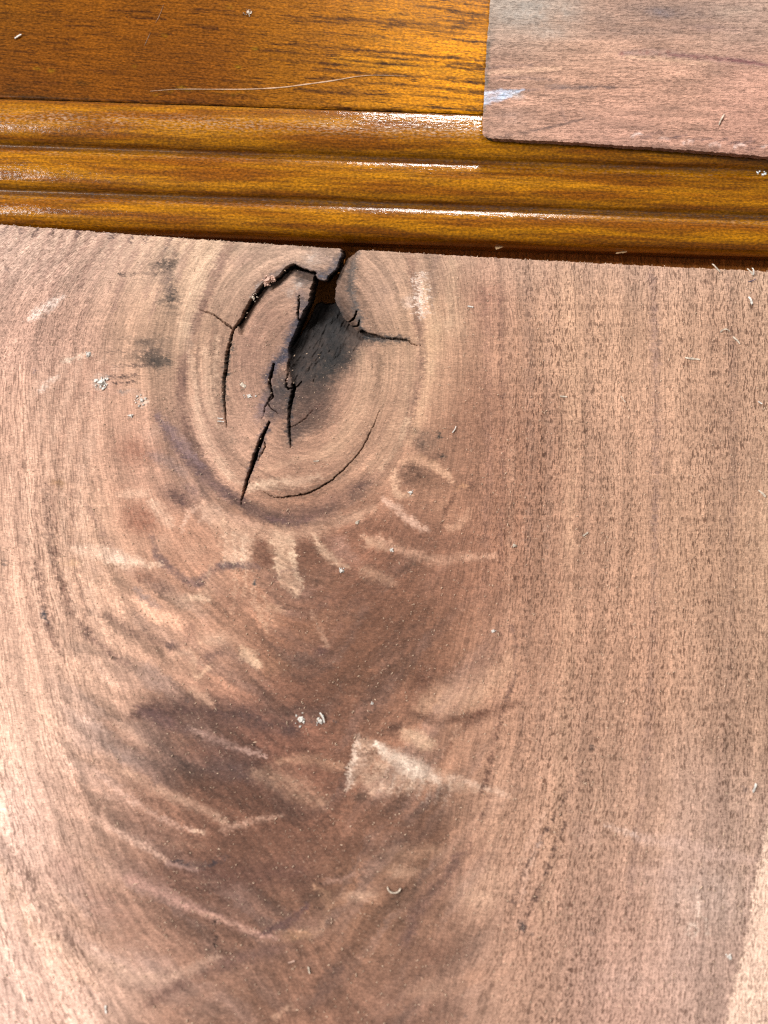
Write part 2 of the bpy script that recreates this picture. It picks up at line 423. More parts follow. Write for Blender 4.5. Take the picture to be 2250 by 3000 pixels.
    S(zk((330, 600), (345, 800), (360, 950)), 10, (206, 168, 138), 0.65, 0.9, 4, 0.7); S(zk((395, 560), (385, 700), (375, 860), (395, 1000)), 9, (208, 170, 140), 0.6, .9, 4, .8)
    S(zk((300, 560), (300, 700), (318, 900)), 6, (150, 112, 92), .5); S(zk((370, 500), (365, 650)), 6, (150, 112, 92), .45)
    S(zk((540, 1300), (600, 1282), (700, 1272), (800, 1262), (890, 1232)), 13, (228, 192, 160), 0.8, 0.9, 5, 0.6)
    S(zk((560, 1230), (700, 1180), (850, 1140), (960, 1080)), 12, (196, 152, 122), 0.6)
    S(zk((1140, 1190), (1220, 1080), (1275, 950), (1305, 800), (1310, 680)), 20, (202, 160, 128), 0.5, 0.9, 5, 0.5)
    S(zk((1190, 1200), (1260, 1100), (1320, 960)), 9, (222, 182, 146), .6)
    S(zk((1090, 640), (1110, 760), (1080, 900), (1010, 1050), (900, 1140)), 26, (204, 162, 128), 0.65)
    S(zk((1180, 600), (1220, 700), (1200, 850), (1130, 1010)), 18, (196, 152, 120), .5)
    S(zk((1290, 620), (1290, 760), (1250, 900), (1180, 1050), (1080, 1180), (960, 1270)), 8, (160, 120, 96), .5, .8, 4)
    S(zk((1400, 300), (1440, 420), (1450, 560), (1420, 720)), 18, (204, 166, 130), .6)
    S(zk((1440, 700), (1400, 860), (1370, 960), (1320, 1080)), 12, (204, 164, 128), .5)
    S(zk((720, 1080), (790, 1060), (880, 1000)), 8, (190, 146, 118), .5)
    B(900, 1400, 120, 26, (178, 130, 104), .5, -25); B(960, 1460, 100, 24, (172, 124, 100), .5, -30)
    B(740, 1010, 75, 170, (158, 118, 98), 0.7, 12); B(755, 1180, 50, 90, (176, 134, 112), .5)
    B(700, 760, 90, 34, (186, 146, 124), .6, -25); B(655, 860, 42, 60, (150, 116, 98), .6, 20); B(1120, 860, 70, 100, (172, 136, 114), .55)
    S(zu((1560, 240), (1440, 430), (1340, 620), (1295, 800), (1270, 1000)), 24, (214, 178, 146), 0.6, .95, 7, .5)
    S(zk((470, 170), (440, 260), (400, 380)), 13, (196, 156, 128), .5)
    B(880, 1080, 300, 400, (156, 116, 95), .38, 0, soft=.7, warp=10, grain=.3)
    # stain round the rot
    for (x, y, rx, ry, c, a, g) in [(905, 1120, 125, 90, (94, 74, 64), .9, -35), (960, 1075, 125, 62, (74, 64, 58), .9, -38), (890, 1180, 90, 90, (120, 88, 72), .75, -40),
                                    (870, 1270, 70, 40, (106, 82, 72), .75, -30), (930, 1220, 90, 55, (122, 90, 74), .65, -35), (815, 1120, 40, 70, (84, 74, 74), .85, 0),
                                    (800, 1210, 32, 50, (98, 80, 78), .8, 20), (770, 1190, 20, 60, (120, 100, 104), .6, 20), (1075, 985, 40, 26, (62, 60, 58), .8, 10),
                                    (1125, 1000, 60, 16, (98, 86, 76), .7, 5), (975, 960, 70, 90, (50, 48, 48), .9, 0)]:
        B(x, y, rx, ry, c, a, g, grain=0.3)
    S([(905, 850), (880, 930), (850, 1000), (815, 1060)], 30, (104, 88, 86), .6, .99)
    B(830, 1150, 60, 60, (96, 80, 74), .7); B(1000, 1035, 90, 56, (62, 54, 50), .75, -35); B(900, 1190, 80, 70, (96, 74, 64), .5, -40)
    S(D_EDGE[3:] + [(815, 1058), (795, 1080), (780, 1110)], 26, (88, 80, 88), 0.8, 0.95)
    S(A_EDGE[3:], 20, (104, 90, 90), 0.75, 0.95); S([(930, 800), (950, 812), (985, 780), (1004, 735)], 24, (96, 88, 92), 0.75, 0.95)
    B(888, 815, 40, 26, (70, 66, 66), .85); B(880, 880, 24, 60, (110, 96, 94), .6)
    B(864, 831, 20, 17, (190, 182, 176), 0.55, grain=.8); B(845, 858, 16, 14, (176, 160, 150), .45, grain=.8)
    B(912, 752, 30, 30, (200, 186, 176), 0.6, grain=.8); B(940, 745, 40, 24, (150, 128, 118), .5)
    S(B_EDGE[1:], 14, (92, 86, 82), 0.7, 0.9); S([(1055, 960), (1068, 985), (1110, 992), (1190, 997)], 13, (70, 66, 64), 0.75, 0.9)
    S(zk((640, 980), (600, 1080), (560, 1190), (530, 1290)), 13, (92, 80, 86), 0.75, 0.95); S(zk((640, 1010), (600, 1130)), 18, (110, 92, 88), .5)
    S(zk((766, 815), (745, 900), (742, 1000), (746, 1080)), 12, (78, 70, 68), 0.7, 0.95)
    S(zk((460, 550), (438, 700), (425, 800), (430, 920)), 9, (84, 78, 70), 0.75, 0.9); B(680, 1290, 20, 20, (150, 118, 98), .6)
    S(CRACKS[8][0], 5, (150, 112, 88), .5); S(CRACKS[0][0][3:7], 9, (206, 178, 160), 0.5, .9, 4, 1.2)
    S(zk((800, 970), (850, 920), (900, 870)), 3, (112, 70, 56), .7, .6, 4)
    # white cross-hatched scuff on the right flap
    for k in range(11):
        yy = 800 + k * 11.5
        wd_ = 14 + 18 * math.sin(0.4 + k * 1.7) ** 2
        S([(1236 - wd_, yy + 3), (1236 + wd_ * 0.9, yy)], 3.2, (232, 212, 196), 0.75, 0.6, 1, 0.5)
    S([(1240, 800), (1232, 860), (1236, 930)], 6, (226, 204, 188), 0.6, .8, 3, .8); B(1190, 885, 24, 20, (214, 192, 178), 0.6, -20, grain=.8)
    # dark smudges and white scuffs, upper left
    B(490, 800, 40, 110, (120, 98, 84), .55, -8, grain=1); B(450, 1030, 70, 60, (112, 92, 78), .5, grain=1); B(477, 770, 48, 30, (84, 70, 62), 0.8, 0, warp=30, grain=1.3); B(455, 800, 60, 40, (140, 112, 96), .5, grain=1); B(502, 872, 34, 60, (88, 74, 66), 0.75, -6, warp=26, grain=1.0); B(490, 830, 26, 40, (120, 94, 88), .5, grain=1)
    B(447, 1058, 52, 30, (72, 62, 55), 0.85, warp=26, grain=1.1); B(422, 1003, 80, 20, (132, 104, 86), 0.7, grain=1); B(390, 1050, 70, 26, (150, 116, 94), 0.5, grain=1); B(470, 1075, 30, 26, (100, 84, 72), .6, grain=.8)
    S([(345, 808), (420, 802), (500, 794)], 4, (104, 82, 72), 0.8, 0.6, 4, .8)
    S([(306, 1107), (350, 1104), (398, 1101)], 3, (104, 76, 66), .8, .6, 2); S([(329, 1124), (360, 1122), (398, 1119)], 3, (104, 76, 66), .8, .6, 2)
    S([(310, 1030), (400, 1028), (500, 1030)], 3, (120, 92, 78), .6, .6, 3); S([(330, 1076), (420, 1070), (480, 1072)], 3, (120, 92, 78), .6, .6, 3)
    B(371, 1150, 38, 12, (150, 132, 122), 0.7)
    S([(84, 937), (130, 908), (185, 868)], 12, (234, 214, 200), 0.75, .9, 8, .7); S([(118, 1148), (140, 1122), (170, 1105)], 9, (234, 210, 192), 0.7, .9, 5, .7)
    S([(185, 1060), (215, 1050), (262, 1038)], 7, (226, 204, 180), 0.6, .9, 4, .8); B(296, 1123, 24, 22, (240, 230, 214), 0.8, grain=.6)
    B(415, 1170, 20, 18, (236, 222, 204), 0.65, grain=.9); B(560, 1010, 10, 40, (200, 166, 138), .4)
    B(308, 682, 18, 10, (116, 124, 146), 0.75, grain=.8); B(477, 724, 6, 5, (90, 92, 104), .8); B(99, 1091, 5, 5, (86, 86, 110), .8); B(21, 790, 6, 8, (100, 80, 76), .8)
    S(zu((1105, 1450), (1180, 1560), (1270, 1670), (1400, 1810)), 20, (150, 118, 112), 0.65, .9)
    B(445, 1270, 30, 40, (206, 166, 144), .5)
    # below the knot: light teeth
    S(za((90, 770), (160, 860), (240, 920), (500, 965), (720, 965), (900, 885), (1040, 850)), 22, (202, 157, 128), 0.75)
    G(za((215, 955), (300, 945), (392, 985), (390, 1060), (382, 1150), (212, 1150)), (220, 180, 150), 0.8, 22, 5)
    for k in range(6):
        x0 = 225 + k * 29
        S(za((x0, 960), (x0 - 2, 1060), (x0 - 6, 1180)), 3, (196, 148, 118) if k % 2 else (236, 200, 168), 0.6, .7, 2)
    G(za((400, 985), (510, 985), (530, 1100), (530, 1170), (400, 1150)), (134, 88, 66), 0.75, 20, 5)
    S(za((575, 1000), (580, 1090), (590, 1190), (620, 1260), (660, 1310)), [26, 25, 22, 16, 10], (220, 181, 148), 0.85, .7, 4)
    S(za((630, 1010), (640, 1130), (670, 1230), (700, 1280)), 7, (232, 196, 162), 0.7, .7, 3); S(za((525, 1000), (540, 1180), (580, 1290)), 5, (228, 190, 156), .7, .7, 3)
    G(za((650, 985), (720, 965), (780, 1000), (830, 1090), (900, 1160), (660, 1150)), (132, 88, 66), 0.75, 22, 5)
    S(za((770, 975), (800, 1040), (840, 1090), (900, 1130), (965, 1165)), 10, (216, 176, 144), 0.8, .7, 4)
    G(za((830, 980), (950, 970), (1000, 1060), (1070, 1140), (960, 1150), (860, 1080)), (180, 132, 110), 0.7, 20, 5)
    S(za((1050, 1180), (1120, 1210), (1250, 1270)), 16, (206, 161, 129), 0.75)
    S(za((1070, 980), (1130, 1020), (1200, 1050)), 12, (208, 164, 132), 0.75); S(za((1000, 850), (1090, 820), (1150, 800)), 16, (198, 152, 122), .6)
    B(930, 1510, 90, 22, (140, 98, 80), .6); B(1115, 1545, 70, 40, (138, 92, 68), .7, 20)
    for (x0, y0, x1, y1) in ((655, 1500, 640, 1600), (625, 1640, 600, 1720), (720, 1660, 712, 1760), (690, 1660, 680, 1800), (772, 1740, 785, 1800), (738, 1700, 740, 1770)):
        S([(x0, y0), ((x0 + x1) / 2 + 3, (y0 + y1) / 2), (x1, y1)], 4.5, (214, 170, 138), 0.6, .7, 3)
    B(810, 1690, 60, 12, (122, 84, 70), .5); S([(640, 1665), (700, 1655), (760, 1660)], 14, (124, 92, 84), .6); S([(820, 1672), (870, 1672)], 8, (150, 112, 100), .6)
    B(640, 1700, 50, 34, (176, 130, 104), .6); B(600, 1740, 40, 16, (208, 166, 136), .5); B(765, 1780, 26, 18, (206, 160, 128), .6); B(800, 1800, 24, 40, (196, 148, 118), .5)
    B(748, 1711, 11, 11, (78, 84, 84), 0.85, grain=.3)
    B(840, 1690, 30, 60, (150, 104, 80), .4); B(960, 1700, 90, 50, (142, 96, 70), .5); B(680, 1770, 70, 60, (152, 106, 82), .6); B(680, 1880, 50, 40, (176, 130, 104), .5)
    S(zc((1340, 570), (1365, 630), (1390, 690), (1412, 725)), 7, (212, 166, 136), 0.85, .7, 3); B(940, 1904, 28, 20, (104, 72, 68), 0.8); B(800, 1950, 60, 40, (168, 120, 88), .5)
    S(zc((1110, 560), (1130, 620), (1150, 660)), 8, (208, 164, 130), .7); S(zc((1150, 545), (1220, 570)), 9, (204, 158, 124), .6)
    S(zc((1040, 730), (1080, 770), (1110, 800)), 16, (222, 182, 146), .8)
    # the little knot
    B(1269, 1470, 125, 66, (180, 130, 100), 0.8, 20); B(1204, 1392, 62, 56, (100, 68, 52), .9, -20, soft=.7, warp=10); B(1250, 1420, 40, 26, (140, 98, 74), .7, 20)
    S(zm((230, 560), (220, 680), (250, 790), (330, 850), (440, 840)), 10, (216, 172, 138), 1.0, .7, 3)
    S(zm((300, 440), (420, 390), (560, 410), (700, 470), (850, 570), (920, 640)), 11, (208, 160, 126), 1.0, .8, 4); S(zm((520, 330), (640, 380), (720, 430)), 9, (196, 148, 112), .6)
    S(zm((90, 880), (160, 930), (250, 1000), (340, 1060), (430, 1150), (540, 1220), (630, 1270)), 10, (216, 172, 146), 1.0, .7, 3)
    S(zm((860, 1240), (980, 1200), (1080, 1130), (1130, 1020)), 16, (196, 147, 116), .7); S(zm((960, 820), (910, 950), (870, 1010), (835, 1080)), 6, (120, 78, 58), 0.8, .8, 3)
    S(zm((770, 850), (720, 910), (680, 960)), 6, (150, 104, 80), .6); S(zm((1190, 680), (1160, 730), (1130, 775)), 6, (112, 74, 60), .75, .7, 3); B(1353, 1426, 28, 9, (198, 144, 104), .8)
    B(1225, 1500, 50, 26, (158, 110, 86), .6); B(1233, 1289, 50, 42, (108, 84, 70), 0.7); B(1270, 1330, 60, 20, (120, 84, 66), .5)
    B(1286, 1277, 10, 12, (66, 62, 56), 0.85, warp=4); B(1293, 1334, 11, 8, (70, 60, 52), .9, warp=4); B(1213, 1650, 12, 10, (92, 74, 60), .7)
    S(zm((20, 1330), (100, 1390), (240, 1470), (400, 1530), (540, 1560), (680, 1610), (850, 1630), (1000, 1600), (1200, 1590), (1450, 1570)), 13, (208, 160, 130), 0.75, .9, 5, .6)
    B(1300, 1585, 120, 30, (136, 92, 70), .6); B(1420, 1480, 60, 90, (164, 116, 90), .4); B(1180, 1590, 40, 20, (144, 100, 76), .5)
    # right of the knot, reddish head
    B(1430, 870, 80, 130, (160, 114, 92), 0.6, warp=24); B(1330, 930, 60, 80, (196, 156, 124), 0.6); B(1400, 1200, 110, 120, (148, 103, 79), 0.6, warp=30); B(1270, 1010, 50, 50, (192, 150, 114), .5)
    S(zv((190, 60), (200, 200), (180, 420)), 14, (196, 160, 128), .5); S([(1290, 720), (1270, 800), (1262, 900)], 14, (150, 116, 98), .5)
    for (x, w, c, a) in ((1421, 16, (150, 108, 90), .5), (1466, 8, (128, 90, 76), .6), (1491, 12, (196, 150, 122), .5), (1545, 18, (152, 116, 98), .45), (1600, 14, (160, 122, 102), .5), (1668, 18, (208, 164, 130), .55),
                         (1720, 10, (160, 122, 100), .5), (1790, 16, (200, 156, 126), .45), (1915, 14, (138, 106, 96), .65), (1980, 16, (196, 154, 124), .4), (2086, 22, (152, 114, 92), .5), (2140, 14, (144, 110, 94), .5), (2190, 10, (196, 158, 130), .4), (2238, 14, (198, 160, 130), .6)):
        S([(x - 6, 730 + .06 * (x - 1125)), (x + 4, 1000), (x + 8, 1300), (x + 2, 1600)], w * 1.3, c, a * .6, .99, 4, .9)
        S([(x + 2, 1500), (x - 4, 1900), (x - 30, 2300), (x - 80, 2700)], w * 1.3, c, a * .4, .99, 5, .9)
    S([(1200, 905), (1500, 902)], 6, (206, 162, 128), .0)
    # big dark field: cloudy
    B(1120, 1830, 330, 230, (132, 88, 64), .45, -10, warp=50, grain=.4); B(620, 2480, 260, 200, (124, 84, 66), .4, 15, warp=50, grain=.4)
    for (x, y, rx, ry, c, a, g) in [(1050, 1760, 200, 90, (136, 90, 67), .5, -10), (900, 1830, 120, 60, (138, 92, 66), .5, 0), (1200, 1850, 160, 80, (126, 84, 62), .5, -20), (1330, 1700, 110, 90, (150, 102, 78), .5, 0),
                                    (1080, 1990, 180, 60, (120, 80, 58), .55, -8), (880, 2030, 120, 50, (140, 94, 72), .5, 0), (1250, 2000, 90, 50, (122, 80, 60), .6, -30), (960, 1820, 110, 30, (164, 114, 86), .5, -15)]:
        B(x, y, rx, ry, c, a, g, warp=40, grain=.5)
    S([(1500, 1930), (1450, 1985), (1380, 2040), (1290, 2065), (1230, 2075)], 42, (206, 161, 128), 0.5, .99, 24, .6)
    S([(1520, 2060), (1450, 2080), (1390, 2110), (1330, 2150)], 20, (132, 90, 70), .6); S([(1190, 2085), (1300, 2110), (1420, 2090)], 18, (124, 82, 62), .7, .9, 10)
    # dark purple strokes
    S(zc((590, 1010), (700, 1000), (850, 990), (1000, 1010), (1120, 1040), (1260, 1090)), 46, (112, 78, 67), 0.8, .95, 16)
    S(zc((600, 1000), (680, 1040), (800, 1080)), 26, (120, 86, 80), .6); B(680, 2200, 130, 40, (118, 80, 66), .7, 10)
    S(zc((810, 1070), (930, 1125), (1030, 1160), (1140, 1195)), 12, (182, 142, 126), 0.8, .8, 5, .5)
    S(zc((820, 905), (860, 935), (910, 970)), 13, (206, 160, 131), 0.8); S(zc((500, 1060), (560, 1105), (630, 1150)), 15, (212, 168, 142), 0.75)
    B(668, 2257, 85, 38, (106, 80, 76), 0.8, 8); S([(300, 2110), (400, 2180), (470, 2220)], 24, (176, 130, 106), .5)
    S(zd((1100, 245), (1180, 265), (1270, 300), (1390, 370)), 32, (200, 156, 126), 0.5, .99, 16, .6); S(zd((1200, 190), (1330, 190), (1480, 220)), 22, (184, 136, 106), .6)
    # chevrons, lower left
    B(560, 2340, 130, 60, (132, 88, 66), .6, 25); B(460, 2440, 120, 40, (134, 94, 74), .6, 30); B(640, 2560, 210, 60, (118, 79, 65), .7, 5); B(760, 2460, 120, 50, (126, 84, 64), .6)
    B(860, 2560, 120, 70, (122, 82, 68), .6); B(430, 2560, 120, 40, (140, 98, 80), .5, 25)
    for k in range(12):
        y0 = 2310 + k * 26; x0 = 360 + 12 * k
        S([(x0, y0), (x0 + 80, y0 + 10), (x0 + 170, y0 + 12)], 4, (104, 70, 56) if k % 2 else (166, 122, 98), .45, .8, 5, .6)
    S(zd((530, 230), (640, 290), (760, 350), (900, 412), (965, 455)), 13, (206, 160, 132), 0.85, .7, 4, .3)
    S(zd((950, 495), (1010, 470), (1080, 450), (1210, 425)), 10, (200, 155, 130), 0.75, .9, 5, 1.0)
    S(zd((420, 230), (530, 340), (650, 410), (760, 470), (890, 505)), 9, (210, 166, 144), 0.8, .8, 5, 1.0); S(zd((830, 490), (880, 505)), 8, (230, 190, 158), .8)
    S(zd((280, 330), (430, 450), (560, 530), (640, 570), (720, 620)), 10, (216, 172, 148), 0.8, .8, 5, 1.0)
    S(zd((720, 625), (780, 640), (850, 660)), 10, (180, 140, 126), .7); S(zd((740, 615), (850, 640), (910, 630), (985, 595)), 9, (84, 66, 66), 0.75, .9, 5, 1)
    S(zd((560, 690), (680, 750), (760, 790), (900, 850), (1050, 910), (1190, 955)), [20, 22, 20, 13, 11, 8], (192, 144, 126), 0.8, .8, 6, .3)
    S(zd((820, 830), (940, 870), (1100, 930)), 5, (214, 164, 138), .7, .7, 3)
    S(zd((1320, 810), (1260, 870), (1140, 930)), 15, (112, 80, 76), 0.75); S(zd((1390, 710), (1480, 690), (1560, 660)), 9, (176, 132, 112), .6)
    B(341, 2735, 170, 62, (178, 130, 106), .6, 15); B(300, 2640, 120, 50, (176, 126, 106), .6, 30); B(190, 2560, 90, 70, (190, 144, 126), .5, 40)
    S(zd((230, 950), (350, 1025), (480, 1085), (620, 1122), (780, 1110), (930, 1035)), 20, (216, 173, 146), 0.8, .95, 8, .5)
    S(zd((10, 520), (90, 650), (150, 740), (240, 900), (330, 1000), (480, 1120)), 34, (170, 132, 114), 0.5, .99, 12, 1.2)
    S(zd((0, 640), (100, 860), (260, 1040), (420, 1150)), 26, (214, 170, 142), .5, .95, 12, 1.2)
    S(zd((640, 1240), (760, 1150), (950, 1060), (1200, 1000)), 30, (136, 98, 84), .6); S(zd((700, 1300), (900, 1180), (1080, 1080)), 26, (176, 128, 104), .5)
    S(zd((921, 870), (924, 940), (929, 1025)), 2.6, (70, 46, 38), 0.9, .6, 1, 0); B(886, 2734, 75, 20, (200, 148, 108), 0.75, -10); B(1056, 2618, 62, 22, (218, 173, 142), 0.8); B(980, 2640, 60, 24, (186, 138, 108), .5)
    S(zd((1350, 730), (1420, 790), (1380, 900)), 14, (186, 138, 106), .5); S(zd((1500, 1000), (1440, 1100), (1330, 1250)), 30, (126, 92, 78), .6); S(zd((1250, 1240), (1180, 1290)), 12, (206, 160, 130), .7)
    S(zd((1640, 860), (1540, 960), (1450, 1060)), 24, (134, 94, 72), .6)
    # fan of pale fuzz
    G(zf((345, 345), (420, 370), (520, 440), (620, 480), (760, 530), (900, 590), (1060, 640), (1230, 710), (1450, 800), (1230, 760), (1050, 740), (850, 740), (640, 770), (440, 810), (380, 700), (285, 760), (310, 560)), (218, 180, 150), 0.5, 20, 8, .7)
    S(zf((470, 430), (600, 520), (750, 600), (900, 670)), [8, 20, 26, 14], (244, 222, 200), 0.75, .99, 5, .3)
    S(zf((350, 360), (330, 480), (300, 620), (278, 755)), 7, (236, 206, 182), 0.85, .7, 4, .5); S(zf((900, 650), (1060, 670), (1230, 735), (1400, 790)), 8, (220, 182, 158), .4, .9, 4, .5)
    S(zf((670, 350), (740, 390), (860, 430)), 22, (216, 176, 142), 0.75); B(1153, 2135, 34, 22, (106, 70, 54), 0.85, -20); B(1052, 2338, 34, 18, (122, 88, 70), .7)
    B(1060, 2230, 20, 40, (196, 160, 138), .5, grain=1.2)
    for k in range(16):
        x0 = 560 + k * 32; y0 = 640 + k * 6
        S(zf((x0, y0 - 60), (x0 - 34, y0 + 60), (x0 - 60, y0 + 130)), 3.0, (184, 136, 110) if k % 2 else (230, 198, 174), .4, .9, 2, .3)
    S(zf((1035, 360), (985, 450), (920, 560)), 6, (132, 88, 66), 0.8, .8, 3); S(zf((1360, 180), (1320, 350), (1280, 500), (1245, 660), (1195, 800)), 8, (118, 80, 64), 0.8, .8, 5, .6)
    S(zf((1060, 300), (1010, 400)), 8, (206, 160, 130), .6); S(zf((1420, 30), (1380, 150)), 10, (126, 88, 70), .6); S([(1500, 1830), (1510, 1950), (1480, 2060)], 7, (128, 92, 78), .6, .9, 6, .8)
    S([(1440, 2330), (1400, 2420), (1370, 2500)], 5, (140, 100, 82), .6, .8, 4, .8)
    B(1150, 2420, 160, 60, (140, 95, 72), .7, 8, warp=30); B(1000, 2480, 120, 40, (128, 86, 66), .6); B(1230, 2500, 120, 30, (188, 142, 112), .6)
    # lower right
    S(zr((860, 540), (800, 620), (740, 720), (640, 880), (590, 1010), (555, 1110)), 6, (118, 86, 74), 0.75, .8, 5, .9); S(zr((790, 740), (740, 860), (690, 1000), (640, 1110), (600, 1230)), 7, (112, 80, 70), 0.75, .8, 5, .9)
    S(zr((700, 700), (620, 850), (560, 1000)), 8, (210, 166, 140), .6); S(zr((680, 800), (630, 950), (600, 1080)), 7, (208, 168, 146), .6, .8, 4); S(zr((560, 650), (530, 730)), 6, (110, 78, 62), .7)
    B(1413, 2622, 110, 80, (214, 170, 140), 0.65, -30); B(1529, 2714, 12, 15, (56, 60, 66), 0.95, 20, warp=5, grain=.2); B(1528, 2716, 26, 22, (120, 100, 92), .5)
    S(zr((960, 765), (1030, 785), (1100, 800)), 9, (226, 196, 180), 0.7, .9, 3, .8); S(zr((1100, 810), (1250, 840), (1400, 875), (1600, 905)), 20, (202, 166, 150), 0.6, .95, 8)
    B(2070, 2620, 190, 110, (198, 168, 152), 0.65, 10); B(1950, 2560, 120, 50, (194, 156, 140), .5); B(2000, 2800, 120, 90, (188, 154, 138), .4); B(1850, 2880, 130, 70, (206, 168, 150), .4)
    S(zr((1345, 1030), (1365, 1100), (1350, 1170), (1310, 1210), (1330, 1250)), 4, (226, 200, 180), .7, .7, 3); S(zr((1360, 1150), (1400, 1180), (1395, 1230)), 4, (224, 198, 178), .7, .7, 3); S(zr((1320, 1180), (1350, 1200), (1345, 1240)), 5, (222, 198, 178), .7, .7, 3)
    S(zr((330, 890), (270, 1000), (190, 1080), (130, 1180), (90, 1290)), 30, (132, 96, 84), 0.6, .95, 12); B(1180, 2550, 80, 30, (204, 160, 130), .6); B(1270, 2790, 130, 50, (140, 98, 78), .5); B(1380, 2860, 110, 50, (190, 140, 112), .5)
    B(1260, 2900, 90, 40, (206, 158, 128), .5)
    B(1720, 2440, 60, 60, (196, 154, 134), .4)
    B(2180, 2310, 8, 12, (80, 78, 90), .7, warp=3); B(1735, 2190, 7, 13, (92, 80, 76), .7, warp=3)
    B(130, 1801, 11, 24, (66, 72, 82), 0.9, -12, warp=5, grain=.3); B(290, 2530 - 12, 5, 5, (80, 70, 66), .8)
    for (x, y, r) in ((12, 1652, 9), (304, 1462, 4), (545, 2050, 8), (395, 2200, 6), (975, 1940 + 170, 6), (920, 2115, 7), (545, 2185, 5), (86, 2928, 10), (1360, 2975, 8), (1560, 2740, 6), (128, 1590, 3), (1735, 2735, 8)):
        B(x, y, r, r, (88, 78, 76), .7, warp=3)
    rg = random.Random(9)
    def dots(path, wdt, n, col=(120, 90, 76), a=.42, rx=3.2, ry=8):
        sp = smooth_line(path, 6)
        for k in range(n):
            i = rg.randrange(len(sp) - 1); f = rg.random()
            x = sp[i][0] + (sp[i + 1][0] - sp[i][0]) * f; y = sp[i][1] + (sp[i + 1][1] - sp[i][1]) * f
            dx = sp[i + 1][0] - sp[i][0]; dy = sp[i + 1][1] - sp[i][1]; L = math.hypot(dx, dy) + 1e-6
            q = rg.gauss(0, .5) * wdt; sc = rg.uniform(.6, 1.3)
            B(x - dy / L * q, y + dx / L * q, rx * sc, ry * sc, col, a * rg.uniform(.5, 1), rg.uniform(-14, 14), soft=.5, warp=2, grain=0)
    dots(zd((-10, 480), (90, 650), (150, 740), (240, 900), (330, 1000), (480, 1120), (640, 1190)), 60, 70)
    dots(zb((300, 900), (460, 960), (560, 1000), (720, 1080), (820, 1110), (990, 1195)), 24, 60)
    dots(zb((700, 690), (830, 745), (930, 800), (1060, 900)), 22, 36)
    dots(zb((330, 1050), (420, 1140), (540, 1230), (700, 1330)), 26, 40)
    dots(zb((60, 0), (90, 300), (140, 560), (200, 760), (290, 980), (400, 1100)), 22, 60, rx=2.6, ry=10)
    dots(zb((-60, 420), (10, 560), (25, 700), (60, 850), (130, 1120), (220, 1280)), 24, 60, rx=2.6, ry=10)
    dots([(20, 1500), (40, 1750), (70, 1950), (120, 2150), (180, 2300)], 40, 60, rx=2.4, ry=8)
    dots(zr((860, 520), (740, 720), (640, 880), (560, 1100)), 30, 50, rx=2.6, ry=9); dots(zr((830, 640), (740, 860), (640, 1110), (560, 1300)), 34, 50, rx=2.6, ry=9)
    # patch of light at the lower right, painted into the wood as a paler strip
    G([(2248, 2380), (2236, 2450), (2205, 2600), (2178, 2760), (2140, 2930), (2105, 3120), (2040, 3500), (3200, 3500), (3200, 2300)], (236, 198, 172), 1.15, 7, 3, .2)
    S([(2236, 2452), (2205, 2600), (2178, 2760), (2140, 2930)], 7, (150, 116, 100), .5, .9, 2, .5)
    rr = np.clip(P.C, 0.01, 1) / np.clip(C0, 0.01, 1)
    P.C = P.C * np.minimum(rr, 1) ** 0.3
    g = (P.C * np.array([.3, .5, .2])).sum(-1, keepdims=True)
    P.C = g + (P.C - g) * 0.92
    P.C *= (g / 0.31) ** 0.26 * np.array([1.08, 1.08, 1.075]) * (1 + 0.15 * wr)[..., None]
    fz = fbm(X * 0.33, Y, 2.2, 2, 26)
    dk_ = sst(0.34, 0.14, g[..., 0])
    fl = fbm(X * 0.42, Y, 4.2, 2, 28) + 0.5 * fbm(X, Y * 0.8, 12, 2, 29)
    P.C *= (1 + 0.20 * fz * (1 - 0.5 * wr) + (0.05 + 0.20 * dk_) * fl + 0.05 * fbm(X, Y, 5, 2, 27))[..., None]
    P.C *= (1 + 0.10 * fbm(X * 0.02, Y, 6, 2, 30))[..., None]           # saw marks
    # cavity
    dep, hole, char = slab_depth(X, Y)
    c = lin((32, 30, 30))[None] * (1 + 0.55 * fbm(X * 1.5, Y * 0.5, 16, 3, 6))[..., None]
    brown = sst(1000, 1036, X) * 0.25 + 0.18 * np.clip(fbm(X, Y, 22, 3, 14), 0, 1)
    c = c * (1 - brown[..., None]) + lin((120, 96, 82)) * brown[..., None]
    low = sst(955, 1120, Y + (X - 950) * 0.5)[..., None]
    m = np.clip(char, 0, 1)[..., None] * (0.96 - 0.14 * low)
    m = np.where(dep[..., None] > 0.006, np.maximum(m, 0.9 * np.clip(char, 0, 1)[..., None]), m)
    P.C = P.C * (1 - m) + c * m
    # how open-pored the wood is
    pore = 0.18 + 0.82 * sst(1230, 1640, X) + 0.55 * sst(420, 150, X)
    kn = np.hypot((X - 880) / 400, (Y - 1070) / 500)
    pore *= 0.12 + 0.88 * sst(0.85, 1.15, kn)
    pore *= 1 - 0.5 * sst(2150, 2500, Y) * sst(900, 300, X) * 0
    pore *= 1 - 0.9 * np.clip(char, 0, 1)
    pore *= 0.85 + 0.4 * fbm(X, Y * 0.3, 120, 3, 15)
    return P.C, dep, hole, char, np.clip(pore, 0, 1)


def grain_uv(X, Y):
    """across / along the grain, in photo pixels"""
    F, TH = ring_field(X, Y)
    wob = 6 * fbm(X, Y, 90, 2, 3)
    rt = sst(1150, 1400, X)
    return F + wob, (1 - rt) * np.where(F > 340, TH * np.clip(F / 600, 0.6, 1.6), TH * 0.5) + rt * Y


def offcut_left(y): return np.interp(y, [-400, 0, 150, 280, 388, 395, 400, 404], [1452, 1437, 1425, 1418, 1413, 1415, 1420, 1432])
def offcut_front(x): return np.interp(x, [1400, 1452, 1700, 1900, 2080, 2250, 2900], [402, 404, 417, 430, 443, 458, 512])


